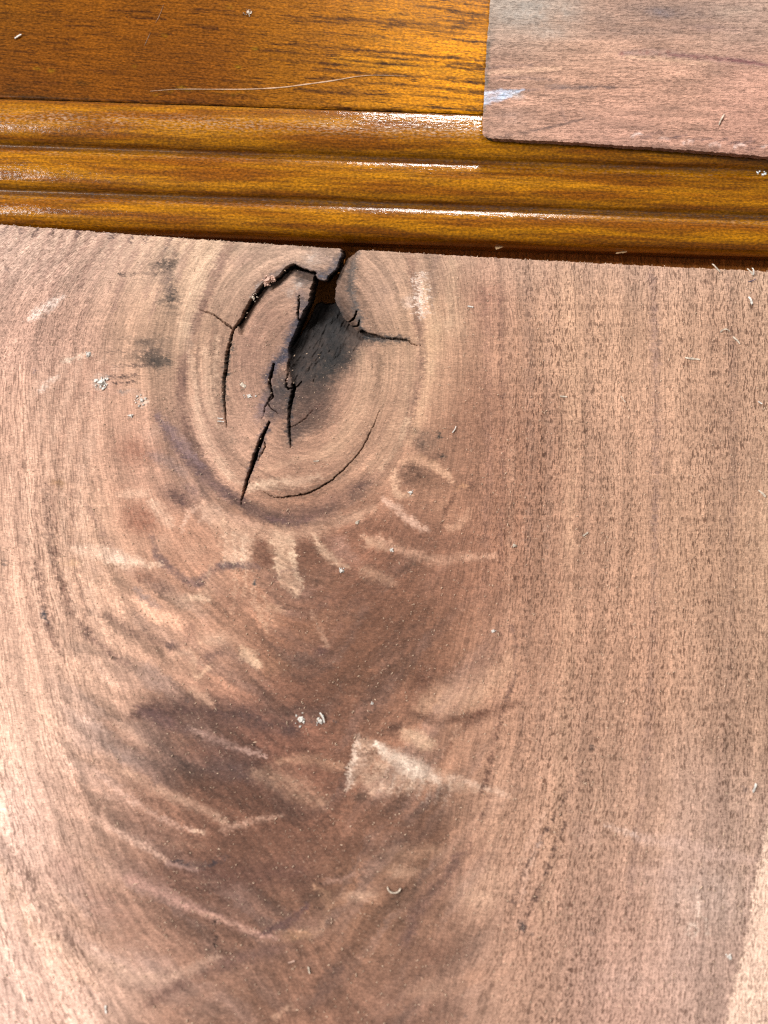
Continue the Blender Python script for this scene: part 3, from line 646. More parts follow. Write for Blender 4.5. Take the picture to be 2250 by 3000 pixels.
def paint_offcut(X, Y):
    P = Paint(X, Y, 0.35)
    P.base([(1450, 30, (172, 158, 146)), (1600, 60, (180, 156, 140)), (1800, 60, (172, 140, 124)), (2000, 60, (160, 132, 118)), (2230, 60, (178, 150, 136)),
            (1480, 200, (186, 144, 124)), (1700, 200, (200, 156, 132)), (1950, 220, (204, 160, 138)), (2230, 260, (204, 158, 140)),
            (1480, 340, (186, 148, 130)), (1700, 340, (190, 148, 130)), (1950, 340, (194, 150, 132)), (2230, 380, (186, 142, 126)), (1800, 420, (176, 136, 122))], 90)
    P.C = P.C * np.array([.88, .83, .77])
    st_ = fbm(P.X * 0.10, P.Y - 0.06 * P.X, 13, 4, 3, .65)
    P.C *= (1 + 0.46 * st_ + 0.20 * fbm(P.X * .3, P.Y, 40, 3, 5) + 0.06 * P.w3 + 0.16 * fbm(X * .3, Y, 3, 2, 9))[..., None]
    S, B, G = P.st, P.bl, P.pg
    B(1560, 30, 190, 70, (158, 148, 138), .75); B(1620, 100, 110, 26, (176, 158, 144), .6); B(2000, 30, 260, 40, (128, 108, 100), .6); B(1850, 100, 200, 26, (136, 112, 100), .55); B(1940, 36, 50, 18, (112, 98, 98), .75); B(2080, 80, 130, 16, (140, 112, 104), .6); B(1780, 60, 120, 30, (150, 124, 110), .5); B(2150, 30, 80, 20, (188, 160, 140), .6)
    S([(1820, 155), (1900, 150), (1990, 160), (2100, 172), (2260, 196)], 13, (148, 118, 112), .5); S([(1960, 160), (2050, 165), (2150, 178), (2260, 194)], 6, (122, 78, 76), .85, .7, 3)
    for k, (x, y) in enumerate(((1823, 156), (1876, 150), (1898, 152), (1932, 158), (1958, 152), (2036, 166), (2070, 166), (2095, 168))):
        B(x, y, 7, 8, (134, 84, 72), .8, warp=3)
    S([(1842, 165), (1920, 170), (2000, 178), (2080, 185)], 8, (218, 176, 146), .6)
    S([(1436, 20), (1432, 100), (1428, 160), (1424, 240), (1420, 330)], 11, (104, 94, 86), .75, .9, 6, .8); B(1444, 110, 18, 46, (92, 82, 74), .6, grain=.9); B(1450, 178, 26, 8, (112, 84, 72), .7)  # shadow along the left edge, put into the colour
    S([(1425, 202), (1470, 196), (1560, 190)], 4, (112, 86, 78), .75, .7, 3); S([(1430, 232), (1520, 226), (1640, 236)], 6, (120, 94, 86), .55, .9, 4, 1); S([(1430, 262), (1560, 262), (1690, 254), (1850, 256)], 4, (112, 88, 82), .7, .7, 3, .8)
    S([(1600, 248), (1660, 252), (1740, 256)], 7, (120, 98, 90), .6); S([(1452, 402), (1530, 388), (1620, 370), (1700, 352), (1760, 345)], 4, (112, 86, 76), .8, .7, 3)
    S([(1430, 215), (1560, 206), (1640, 200)], 8, (214, 172, 142), .6); B(1500, 340, 70, 30, (166, 132, 116), .5, grain=1)
    G([(1410, 270), (1440, 264), (1535, 262), (1500, 284), (1450, 300), (1405, 312)], (196, 208, 228), 0.9, 6, 4, .3); B(1510, 276, 36, 12, (206, 200, 198), .6)
    S([(1640, 310), (1660, 360)], 10, (150, 116, 104), .4); S([(1700, 320), (1720, 350)], 8, (150, 120, 106), .4)
    for k in range(16):
        x = 1850 + 25 * k; y = 398 + 2.2 * k + 8 * math.sin(k * 2.3)
        S([(x, y), (x + 20 + 8 * (k % 3), y - 6), (x + 34, y - 2)], 4, (112, 84, 80) if k % 3 else (218, 190, 178), .6, .8, 3, .6)
    S([(2200, 400), (2190, 440)], 8, (130, 98, 92), .5); S([(2100, 330), (2098, 350)], 3, (96, 78, 70), .7)
    pore = 0.25 + 0 * X
    return P.C, pore


def paint_panel(X, Y):
    P = Paint(X, Y, 0.25)
    P.base([(0, 40, (140, 84, 18)), (300, 60, (144, 84, 14)), (600, 60, (146, 86, 16)), (900, 60, (168, 102, 20)), (1200, 60, (178, 112, 24)), (1420, 60, (176, 108, 22)),
            (0, 220, (126, 70, 14)), (300, 200, (140, 80, 14)), (600, 220, (132, 74, 14)), (900, 200, (164, 102, 22)), (1200, 200, (190, 122, 28)), (1400, 200, (206, 136, 34)),
            (100, 280, (118, 66, 18)), (500, 280, (122, 68, 16)), (900, 290, (156, 96, 22)), (1250, 300, (182, 116, 26))], 110)
    P.C *= (1 + 0.16 * fbm(X * 0.16, Y - .03 * X, 16, 4, 3, .6) + 0.08 * P.w3)[..., None]
    S, B = P.st, P.bl
    P.C *= (1 + 0.5 * sst(750, 1350, X))[..., None] * np.array([1, 1.06, 1])  # brighter to the right: painted part of the golden glow
    P.C *= (1 + 0.35 * np.exp(-((X - 1330) / 170) ** 2 - ((Y - 190) / 120) ** 2))[..., None]       # golden glow of reflected light, painted over the wood figure
    S([(980, 175), (1100, 185), (1250, 200), (1420, 225)], 26, (226, 156, 44), .7, .95, 8, .5); S([(1060, 110), (1150, 120), (1280, 150)], 14, (208, 140, 36), .6, .95, 8, .6); S([(1000, 300), (1150, 310), (1400, 320)], 14, (206, 140, 36), .6, .95, 6, .6)
    S([(1020, 20), (1200, 50), (1430, 90)], 12, (206, 138, 36), .5, .95, 8, .8); S([(1150, 275), (1300, 290), (1420, 290)], 12, (212, 144, 38), .5, .95, 6, .6)
    rng = random.Random(5)
    for k in range(70):                                     # long dark grain lines towards the right
        x = rng.uniform(760, 1450); y = rng.uniform(-60, 320); L = rng.uniform(140, 480)
        sl = 0.06 + 0.10 * (x - 760) / 700 * (1 - y / 400)
        S([(x, y), (x + L / 2, y + sl * L / 2 + 2), (x + L, y + sl * L)], rng.uniform(2.4, 5), (60, 30, 6), rng.uniform(.5, .8), .8, 5, .5)
    for k in range(60):
        x = rng.uniform(-60, 1000); y = rng.uniform(-60, 300); L = rng.uniform(30, 130)
        S([(x, y), (x + L / 2, y + .03 * L), (x + L, y + .05 * L)], rng.uniform(2, 3.6), (62, 32, 12), rng.uniform(.45, .8), .8, 4, .6)
    S([(0, 272), (60, 282), (160, 285), (260, 288)], 7, (60, 44, 24), .7); B(240, 243, 36, 8, (66, 46, 28), .7); B(40, 252, 40, 10, (70, 46, 28), .6, grain=1); B(45, 195, 30, 6, (70, 48, 28), .6)
    for (x, y) in ((110, 200), (150, 205), (745, 142), (670, 20), (395, 197), (700, 198), (535, 259), (480, 104)):
        B(x, y, 13, 7, (170, 140, 124), .45, warp=4, grain=1)
    for k in range(14):
        B(440 + k * 22, 262 + (k * 7) % 13, 14, 6, (150, 112, 92), .4, grain=1)
    return P.C


SCENE_ONLY = True
# ------------------------------------------------------------------ mesh and material helpers
def make_mesh(name, verts, faces, mat, parent=None, attrs=None, smooth=True):
    """verts (n,3) array, faces list of tuples or (m,4) array; attrs {name: (type, array)} on points"""
    me = bpy.data.meshes.new(name)
    if isinstance(faces, np.ndarray):
        nv = len(verts); nf, k = faces.shape
        me.vertices.add(nv); me.vertices.foreach_set('co', np.ascontiguousarray(verts, dtype=np.float32).ravel())
        me.loops.add(nf * k); me.loops.foreach_set('vertex_index', np.ascontiguousarray(faces, dtype=np.int32).ravel())
        me.polygons.add(nf); me.polygons.foreach_set('loop_start', np.arange(0, nf * k, k, dtype=np.int32))
        me.update(calc_edges=True)
    else:
        me.from_pydata([tuple(v) for v in verts], [], faces); me.update()
    me.polygons.foreach_set('use_smooth', np.full(len(me.polygons), smooth))
    for an, (ty, arr) in (attrs or {}).items():
        a = me.attributes.new(an, ty, 'POINT')
        arr = np.asarray(arr, dtype=np.float32)
        if ty == 'FLOAT_COLOR':
            a.data.foreach_set('color', np.concatenate([arr, np.ones((len(arr), 1), np.float32)], 1).ravel())
        elif ty == 'FLOAT_VECTOR':
            a.data.foreach_set('vector', arr.ravel())
        else:
            a.data.foreach_set('value', arr.ravel())
    me.materials.append(mat); me.update()
    o = bpy.data.objects.new(name, me); COL.objects.link(o)
    if parent is not None:
        o.parent = parent
    return o


def thing(name, label, cat, loc=(0, 0, 0), group=None):
    o = bpy.data.objects.new(name, None); COL.objects.link(o); o.location = loc
    o.empty_display_size = 0.01
    return tag(o, label, cat, group)


def tag(o, label, cat, group=None, kind=None):
    o['label'] = label; o['category'] = cat
    if group: o['group'] = group
    if kind: o['kind'] = kind
    return o


class N:
    """short-hand for node trees"""

    def __init__(self, name):
        self.m = bpy.data.materials.new(name); self.m.use_nodes = True
        self.t = self.m.node_tree; self.p = self.t.nodes['Principled BSDF']

    def n(self, ty, **kw):
        x = self.t.nodes.new(ty)
        for k, v in kw.items(): setattr(x, k, v)
        return x

    def link(self, a, b): self.t.links.new(a, b)

    def val(self, sock, v):
        if hasattr(v, 'default_value') or hasattr(v, 'is_linked'): self.link(v, sock)
        else: sock.default_value = v

    def attr(self, name, out='Fac'):
        a = self.n('ShaderNodeAttribute'); a.attribute_name = name
        return a.outputs[out]

    def math(self, op, a, b=0.0, c=None):
        x = self.n('ShaderNodeMath', operation=op); self.val(x.inputs[0], a); self.val(x.inputs[1], b)
        if c is not None: self.val(x.inputs[2], c)
        return x.outputs[0]

    def vmul(self, v, s):
        x = self.n('ShaderNodeVectorMath', operation='MULTIPLY'); self.link(v, x.inputs[0]); x.inputs[1].default_value = s
        return x.outputs[0]

    def noise(self, v, scale=1.0, detail=2.0, rough=0.5, dist=0.0):
        x = self.n('ShaderNodeTexNoise'); self.link(v, x.inputs['Vector'])
        x.inputs['Scale'].default_value = scale; x.inputs['Detail'].default_value = detail
        x.inputs['Roughness'].default_value = rough; x.inputs['Distortion'].default_value = dist
        return x.outputs[0]

    def ramp(self, v, a, b, lo=0.0, hi=1.0):
        x = self.n('ShaderNodeMapRange'); x.interpolation_type = 'SMOOTHSTEP'
        self.link(v, x.inputs[0])
        for i, q in ((1, a), (2, b), (3, lo), (4, hi)): x.inputs[i].default_value = q
        return x.outputs[0]

    def mix(self, f, a, b, mode='MIX'):
        x = self.n('ShaderNodeMix', data_type='RGBA', blend_type=mode)
        self.val(x.inputs[0], f)
        for sck, v in ((x.inputs[6], a), (x.inputs[7], b)):
            if isinstance(v, (tuple, list)): sck.default_value = (*v[:3], 1)
            else: self.link(v, sck)
        return x.outputs[2]

    def bump(self, h, strength, dist):
        x = self.n('ShaderNodeBump'); x.inputs['Strength'].default_value = strength; x.inputs['Distance'].default_value = dist
        self.link(h, x.inputs['Height']); self.link(x.outputs[0], self.p.inputs['Normal'])
        return x

    def coords(self): return self.n('ShaderNodeTexCoord').outputs['Object']


def raw_wood(name, fuzz=1.0, relief=0.7):
    k = N(name); co = k.coords()
    col = k.attr('col', 'Color'); pore = k.attr('pore'); g = k.attr('guv', 'Vector')
    # open pores: short dark slots along the grain
    n1 = k.noise(k.vmul(g, (1 / 4.4, 1 / 24.0, 1)), 1, 1.5, 0.5)
    n2 = k.noise(k.vmul(g, (1 / 3.4, 1 / 15.0, 1)), 1, 1.0, 0.5)
    row = k.ramp(k.noise(k.vmul(g, (1 / 15.0, 1 / 420.0, 1)), 1, 2.0, 0.6), 0.32, 0.64, 0.5, 1.1)
    pore = k.math('MINIMUM', 1.0, k.math('MULTIPLY', pore, row))
    p1 = k.math('MULTIPLY', k.ramp(n1, 0.565, 0.63), pore)
    p2 = k.math('MULTIPLY', k.ramp(n2, 0.59, 0.65), k.math('MULTIPLY', pore, 0.85))
    pm = k.math('MAXIMUM', p1, p2)
    # fine fibres along the grain
    n3 = k.noise(k.vmul(g, (1 / 6.0, 1 / 160.0, 1)), 1, 4.0, 0.65)
    f3 = k.ramp(n3, 0.3, 0.7, 0.80, 1.18)
    # torn fuzz across (saw) and fine speckle
    n4 = k.noise(k.vmul(co, (1 / 0.0016, 1 / 0.00042, 1)), 1, 2.0, 0.6)
    f4 = k.ramp(n4, 0.28, 0.72, 1 - 0.17 * fuzz, 1 + 0.17 * fuzz)
    n5 = k.noise(k.vmul(co, (1 / 0.0005, 1 / 0.0005, 1)), 1, 2.0, 0.7)
    f5 = k.ramp(n5, 0.28, 0.72, 1 - 0.17 * fuzz, 1 + 0.17 * fuzz)
    n6 = k.noise(k.vmul(co, (1 / 0.0010, 1 / 0.00055, 1)), 1, 1.0, 0.5, 1.2)
    c = k.mix(1.0, col, k.n('ShaderNodeCombineColor').outputs[0], 'MULTIPLY')
    cc = c.node; comb = cc.inputs[7].links[0].from_node
    f = k.math('MULTIPLY', k.math('MULTIPLY', f3, f4), f5)
    for i in range(3): k.link(f, comb.inputs[i])
    chm = k.math('SUBTRACT', 1.0, k.attr('char'))
    # pale fibre specks standing up
    sp = k.math('MULTIPLY', k.ramp(n6, 0.66, 0.75, 0, 0.5), chm)
    c = k.mix(sp, c, k.mix(0.5, (0.60, 0.44, 0.32), k.mix(1.0, col, (1.7, 1.65, 1.6), 'MULTIPLY')))
    c = k.mix(k.math('MULTIPLY', pm, 0.86), c, k.mix(1.0, col, (0.24, 0.19, 0.17), 'MULTIPLY'))
    k.link(c, k.p.inputs['Base Color'])
    k.p.inputs['Roughness'].default_value = 0.72
    k.p.inputs['Specular IOR Level'].default_value = 0.22
    h = k.math('SUBTRACT', k.math('ADD', k.math('MULTIPLY', n5, 0.5), k.math('MULTIPLY', n4, 0.5)), k.math('MULTIPLY', pm, 0.9))
    k.bump(h, relief, 0.0004)
    return k.m


def varnished(name, grain_axis='X', tint=(1, 1, 1), attr_col=False, base=(0.24, 0.085, 0.008), dark=(0.035, 0.012, 0.003), gold=(0.42, 0.19, 0.022), fleck=0.6, rough=0.16, relief=0.5, coat=0.7):
    k = N(name); co = k.attr('guv', 'Vector')
    n1 = k.noise(k.vmul(co, (1 / 150.0, 1 / 8.0, 1)), 1, 3, 0.6)
    n2 = k.noise(k.vmul(co, (1 / 52.0, 1 / 3.4, 1)), 1, 2, 0.55)
    n3 = k.noise(k.vmul(co, (1 / 9.0, 1 / 6.0, 1)), 1, 2, 0.6)
    n4 = k.noise(k.vmul(co, (1 / 420.0, 1 / 30.0, 1)), 1, 2, 0.5)
    if attr_col:
        c0 = k.attr('col', 'Color')
    else:
        c0 = k.mix(k.ramp(n4, 0.35, 0.65), base, gold)
    n5 = k.noise(k.vmul(co, (1 / 12.0, 1 / 2.2, 1)), 1, 2, 0.6)
    mul = k.math('MULTIPLY', k.math('MULTIPLY', k.ramp(n1, 0.3, 0.7, 0.74, 1.26), k.ramp(n3, 0.3, 0.7, 0.66, 1.34)), k.ramp(n5, 0.3, 0.7, 0.7, 1.3))
    comb = k.n('ShaderNodeCombineColor')
    for i in range(3): k.link(mul, comb.inputs[i])
    c = k.mix(1.0, c0, comb.outputs[0], 'MULTIPLY')
    pm = k.math('MULTIPLY', k.ramp(n2, 0.575, 0.64), fleck)
    c = k.mix(pm, c, dark)
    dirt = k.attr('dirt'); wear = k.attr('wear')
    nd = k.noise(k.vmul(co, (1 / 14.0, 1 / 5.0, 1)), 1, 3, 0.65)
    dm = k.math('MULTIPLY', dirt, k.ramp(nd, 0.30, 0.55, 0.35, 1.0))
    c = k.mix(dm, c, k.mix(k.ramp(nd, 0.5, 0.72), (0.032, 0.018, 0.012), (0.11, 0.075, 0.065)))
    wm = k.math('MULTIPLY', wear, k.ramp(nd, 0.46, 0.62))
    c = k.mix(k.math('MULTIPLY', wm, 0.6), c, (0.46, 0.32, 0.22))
    k.link(c, k.p.inputs['Base Color'])
    k.link(k.math('ADD', k.ramp(n3, 0.3, 0.7, 0.30, 0.5), k.math('MULTIPLY', wm, 0.3)), k.p.inputs['Roughness'])
    k.p.inputs['Specular IOR Level'].default_value = 0.04
    k.p.inputs['Coat Weight'].default_value = coat
    k.link(k.math('ADD', k.math('MULTIPLY', dm, 0.25), k.math('ADD', k.math('MULTIPLY', wm, 0.35), rough)), k.p.inputs['Coat Roughness'])
    k.p.inputs['Coat Tint'].default_value = (1.0, 0.95, 0.88, 1)
    nb = k.noise(k.vmul(co, (1 / 60.0, 1 / 16.0, 1)), 1, 3, 0.6)
    h = k.math('ADD', k.math('MULTIPLY', nb, 1.0), k.math('MULTIPLY', k.math('ADD', n2, nd), -0.25))
    h = k.math('ADD', h, k.math('MULTIPLY', k.noise(k.vmul(co, (1 / 22.0, 1 / 14.0, 1)), 1, 3, 0.6), 0.5))
    b = k.bump(h, relief, 0.0003)
    k.link(b.outputs[0], k.p.inputs['Coat Normal'])
    return k.m


def plain(name, col, rough=0.7, var=0.25, scale=900.0, spec=0.3):
    k = N(name); co = k.coords()
    n = k.noise(co, scale, 3, 0.6)
    lo = tuple(x * (1 - var) for x in col); hi = tuple(min(1, x * (1 + var)) for x in col)
    k.link(k.mix(k.ramp(n, 0.3, 0.7), lo, hi), k.p.inputs['Base Color'])
    k.p.inputs['Roughness'].default_value = rough; k.p.inputs['Specular IOR Level'].default_value = spec
    k.bump(n, 0.3, 0.0002)
    return k.m


M_SLAB = raw_wood('raw_slab_wood')
M_OFFCUT = raw_wood('weathered_offcut_wood', fuzz=1.1, relief=1.0)
M_PANEL = varnished('varnished_panel_wood', attr_col=True, fleck=0.8, rough=0.10, relief=0.14, coat=0.22, dark=(0.02, 0.006, 0.001))
M_MOULD = varnished('varnished_moulding_wood', base=(0.155, 0.047, 0.0006), gold=(0.285, 0.112, 0.001), fleck=0.5, rough=0.11, relief=0.65, coat=0.55)
M_BENCH = varnished('dark_varnished_wood', base=(0.32, 0.115, 0.025), gold=(0.42, 0.16, 0.04), fleck=0.6, rough=0.3)
M_CHIP = plain('pale_sliver', (0.44, 0.36, 0.28), var=.45)
M_WHITE = plain('white_flake', (0.52, 0.48, 0.43), var=.4)
M_PINK = plain('pink_crumb', (0.52, 0.33, 0.25))
M_TAN = plain('tan_chip', (0.42, 0.27, 0.14))
M_DUST = plain('sawdust', (0.52, 0.37, 0.26))
M_INK = plain('dark_purple_sliver', (0.06, 0.045, 0.08))
M_SCRATCH = plain('bared_wood_scratch', (0.42, 0.26, 0.16), 0.6)
M_PAINTDAB = plain('dried_white_paint', (0.74, 0.78, 0.78), 0.45)

Z_BENCH = -0.0205
THICK = 0.020
PXM = FPX / 0.33          # photo pixels per metre, roughly, for grain coordinates

# ------------------------------------------------------------------ the surface everything lies on
v = np.array([(-0.6, -0.5, Z_BENCH), (0.6, -0.5, Z_BENCH), (0.6, 0.6, Z_BENCH), (-0.6, 0.6, Z_BENCH)])
bench = make_mesh('bench_top', v, [(0, 1, 2, 3)], M_BENCH,
                  attrs={'guv': ('FLOAT_VECTOR', np.stack([v[:, 1] * PXM, v[:, 0] * PXM, v[:, 2] * 0], 1)), 'dirt': ('FLOAT', np.zeros(4)), 'wear': ('FLOAT', np.zeros(4))})
bench['kind'] = 'structure'

# ------------------------------------------------------------------ varnished board with its moulded edge
ZJ = 0.0056
pj = np.array(unproj(0, 285, ZJ)); qj = np.array(unproj(1400, 332, ZJ))
ej = (qj - pj) / np.linalg.norm(qj - pj); nj = np.array([ej[1], -ej[0]])          # nj points at the viewer
board_thing = thing('varnished_board', 'glossy orange-brown varnished board with a beaded moulded edge behind the raw slab', 'board', (pj[0], pj[1], Z_BENCH)); board_thing['kind'] = 'thing'


def local(o, V):
    V = np.array(V, float).copy(); V -= np.array(o.location)
    return V


# panel
ss = np.concatenate([np.linspace(-0.30, -0.012, 24)[:-1], np.arange(-0.012, 0.225, 0.0007), np.linspace(0.225, 0.72, 30)[1:]])
tt = -np.concatenate([[0.0, 0.0003, 0.0007], np.arange(0.0012, 0.075, 0.0007), np.linspace(0.075, 0.40, 24)[1:]])
Sg, Tg = np.meshgrid(ss, tt)
wx = pj[0] + ej[0] * Sg + nj[0] * Tg; wy = pj[1] + ej[1] * Sg + nj[1] * Tg
wz = np.full(Sg.shape, ZJ) + 0.00008 * fbm(Sg * 4000, Tg * 4000, 60, 3, 2); wz[0] -= 0.0006; wz[1] -= 0.0002
PX, PY = proj(wx, wy, ZJ)
cp = paint_panel(PX.ravel(), PY.ravel()) * np.array([0.72, 0.66, 0.05]) / LIGHT
nr, nc = Sg.shape
idx = np.arange(nr * nc).reshape(nr, nc)
fq = np.stack([idx[:-1, :-1], idx[1:, :-1], idx[1:, 1:], idx[:-1, 1:]], -1).reshape(-1, 4)
fq = fq[:, ::-1]
Vp = np.stack([wx, wy, wz], -1).reshape(-1, 3)
panel = make_mesh('panel', local(board_thing, Vp), fq, M_PANEL, board_thing,
                  {'col': ('FLOAT_COLOR', np.clip(cp, 0.002, 0.9)), 'guv': ('FLOAT_VECTOR', np.stack([Sg * PXM + 0.0, (Tg - 0.06 * Sg * (Sg > 0)) * PXM, Sg * 0], -1).reshape(-1, 3)),
                   'dirt': ('FLOAT', np.zeros(len(Vp))), 'wear': ('FLOAT', np.zeros(len(Vp)))})

# moulding profile: (row in the photo at column 300, height mm, dirt, wear)
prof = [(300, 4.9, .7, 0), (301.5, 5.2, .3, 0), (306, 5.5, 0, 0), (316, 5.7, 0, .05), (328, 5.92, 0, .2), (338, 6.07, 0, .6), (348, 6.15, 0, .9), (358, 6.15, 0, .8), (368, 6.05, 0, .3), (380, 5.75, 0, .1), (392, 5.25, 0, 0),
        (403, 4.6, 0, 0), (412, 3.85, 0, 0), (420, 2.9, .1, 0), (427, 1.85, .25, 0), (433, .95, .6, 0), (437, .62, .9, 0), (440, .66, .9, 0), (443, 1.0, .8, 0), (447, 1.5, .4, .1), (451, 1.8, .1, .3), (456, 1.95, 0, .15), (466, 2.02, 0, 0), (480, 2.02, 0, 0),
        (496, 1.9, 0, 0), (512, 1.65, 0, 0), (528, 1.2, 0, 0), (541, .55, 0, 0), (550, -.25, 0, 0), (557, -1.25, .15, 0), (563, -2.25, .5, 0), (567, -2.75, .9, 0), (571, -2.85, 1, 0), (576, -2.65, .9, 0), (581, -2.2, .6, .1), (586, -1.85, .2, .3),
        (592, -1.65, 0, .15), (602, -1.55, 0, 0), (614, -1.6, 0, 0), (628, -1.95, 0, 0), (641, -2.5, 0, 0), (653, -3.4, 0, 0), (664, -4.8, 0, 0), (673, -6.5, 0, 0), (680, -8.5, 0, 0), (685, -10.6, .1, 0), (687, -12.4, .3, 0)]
py_ = np.array([p[0] for p in prof], float); pz = np.array([p[1] for p in prof]) * 1e-3
gx, gy = unproj(np.full(len(py_), 300.0), py_, pz)
pt = (gx - pj[0]) * nj[0] + (gy - pj[1]) * nj[1]
pt = np.concatenate([pt, [pt[-1] - 0.0012, pt[-1] - 0.0030, pt[-1] - 0.0032]]); pz = np.concatenate([pz, [-0.0135, -0.0142, Z_BENCH - 0.0001 + 0.0001]])
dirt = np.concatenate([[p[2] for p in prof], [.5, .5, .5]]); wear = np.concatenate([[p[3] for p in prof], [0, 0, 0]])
# finer profile
q = np.linspace(0, len(pt) - 1, (len(pt) - 1) * 2 + 1)
ii = np.arange(len(pt))
pt2 = np.interp(q, ii, pt); pz2 = np.interp(q, ii, pz)
kern = np.array([.25, .5, .25])
for _ in range(2):
    pt2[1:-5] = np.convolve(pt2, kern, 'same')[1:-5]; pz2[1:-5] = np.convolve(pz2, kern, 'same')[1:-5]
dr2 = np.interp(q, ii, dirt); we2 = np.interp(q, ii, wear)
sm = np.concatenate([np.linspace(-0.30, -0.02, 14)[:-1], np.arange(-0.02, 0.47, 0.0022), np.linspace(0.47, 0.72, 12)[1:]])
SM, QM = np.meshgrid(sm, np.arange(len(pt2)), indexing='xy')
tm = pt2[QM]; zm_ = pz2[QM]
tm = tm + 0.00010 * fbm(SM * 3000, QM * 3.0, 20, 2, 4); zm_ = zm_ + 0.00007 * fbm(SM * 3000, QM * 4.0, 26, 3, 5)
mx = pj[0] + ej[0] * SM + nj[0] * tm; my = pj[1] + ej[1] * SM + nj[1] * tm
arc = np.concatenate([[0], np.cumsum(np.hypot(np.diff(pt2), np.diff(pz2)))])
nr, nc = SM.shape
idx = np.arange(nr * nc).reshape(nr, nc)
fq = np.stack([idx[:-1, :-1], idx[1:, :-1], idx[1:, 1:], idx[:-1, 1:]], -1).reshape(-1, 4)
Vm = np.stack([mx, my, zm_], -1).reshape(-1, 3)
fade = 0.55 + 0.45 * fbm(SM * PXM, QM * 8.0, 90, 3, 6)
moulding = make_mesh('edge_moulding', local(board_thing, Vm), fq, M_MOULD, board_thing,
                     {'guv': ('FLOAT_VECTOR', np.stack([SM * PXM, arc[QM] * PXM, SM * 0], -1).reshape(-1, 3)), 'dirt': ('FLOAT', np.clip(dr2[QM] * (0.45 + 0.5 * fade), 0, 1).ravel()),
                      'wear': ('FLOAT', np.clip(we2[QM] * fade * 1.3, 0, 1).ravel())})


def moulding_z(row):            # height of the profile at a photo row, measured at column 300
    return float(np.interp(row, [p[0] for p in prof], [p[1] * 1e-3 for p in prof]))


# ------------------------------------------------------------------ the raw slab
p0 = np.array(unproj(0, 656, 0)); p1 = np.array(unproj(2250, 795, 0))
WID = np.linalg.norm(p1 - p0); es = (p1 - p0) / WID; ns = np.array([es[1], -es[0]])      # ns: away from the edge, to the viewer


def slab_st(px, py):
    x, y = unproj(px, py, 0)
    return (x - p0[0]) * es[0] + (y - p0[1]) * es[1], (x - p0[0]) * ns[0] + (y - p0[1]) * ns[1]


k0 = slab_st(560, 1000)[0]; k1 = slab_st(1260, 1000)[0]; kt = slab_st(850, 1490)[1]
vis0 = min(slab_st(0, 660)[0], slab_st(0, 3000)[0]) - 0.004; vis1 = WID + 0.006; vb = slab_st(1125, 3000)[1] + 0.014


def grow(a, b, n, r=1.22):
    w = r ** np.arange(n); w = np.cumsum(w) / w.sum()
    return a + (b - a) * w


s_ax = np.concatenate([grow(vis0, vis0 - 0.12, 14)[::-1], np.arange(vis0, k0, 0.00046), np.arange(k0, k1, 0.00026), np.arange(k1, vis1, 0.00046), grow(vis1, vis1 + 0.12, 14)])
t_ax = np.concatenate([[0, 0.00012], np.arange(0.0003, kt, 0.00028), np.arange(kt, vb, 0.00046), grow(vb, vb + 0.10, 14)])
SS, TT = np.meshgrid(s_ax, t_ax)
bow = 0.0016 * np.clip(1 - ((SS / WID - 0.48) / 0.5) ** 2, -0.4, 1) * np.exp(-TT / 0.03)
rag = (0.00028 * fbm(SS * 9000, SS * 0, 6, 3, 3) + 0.0002 * fbm(SS * 9000, SS * 0 + 40, 20, 2, 6)) * np.exp(-TT / 0.0008)
TT2 = TT + bow + rag
WX = p0[0] + es[0] * SS + ns[0] * TT2; WY = p0[1] + es[1] * SS + ns[1] * TT2
SX, SY = proj(WX, WY, 0.0)
shp = SX.shape
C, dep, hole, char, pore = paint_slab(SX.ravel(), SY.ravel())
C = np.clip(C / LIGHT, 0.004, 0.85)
dep = np.clip(dep, -0.002, THICK)
edge = 0.00025 * np.exp(-TT / 0.0005).ravel()
# the hollow leans away from the viewer as the dead branch did
lean = 0.56 * np.clip(dep - 0.0006, 0, 1)
VX = WX.ravel(); VY = WY.ravel() + lean; VZ = -dep - edge
Vs = np.stack([VX, VY, VZ], -1)
gu, gv = grain_uv(SX.ravel(), SY.ravel())
nr, nc = shp
idx = np.arange(nr * nc).reshape(shp)
quads = np.stack([idx[:-1, :-1], idx[1:, :-1], idx[1:, 1:], idx[:-1, 1:]], -1).reshape(-1, 4)
hq = hole[quads].sum(1) >= 3
cxq = SX.ravel()[quads].mean(1); cyq = SY.ravel()[quads].mean(1); chq = char[quads].mean(1); dq = dep[quads].max(1)
kn = np.hypot((cxq - 885) / np.where(cxq > 885, 345, 350), (cyq - 1075) / 445)
inknot = (kn < 1) & ~((cyq < 760) & (kn > .8))
rot = inknot & (poly_sd(cxq, cyq, HOLLOW) < -1)
slab = thing('wood_slab', 'large raw reddish-brown wood slab with a cracked dark knot near its sawn edge', 'wood slab', (p0[0], p0[1], Z_BENCH)); slab['kind'] = 'thing'


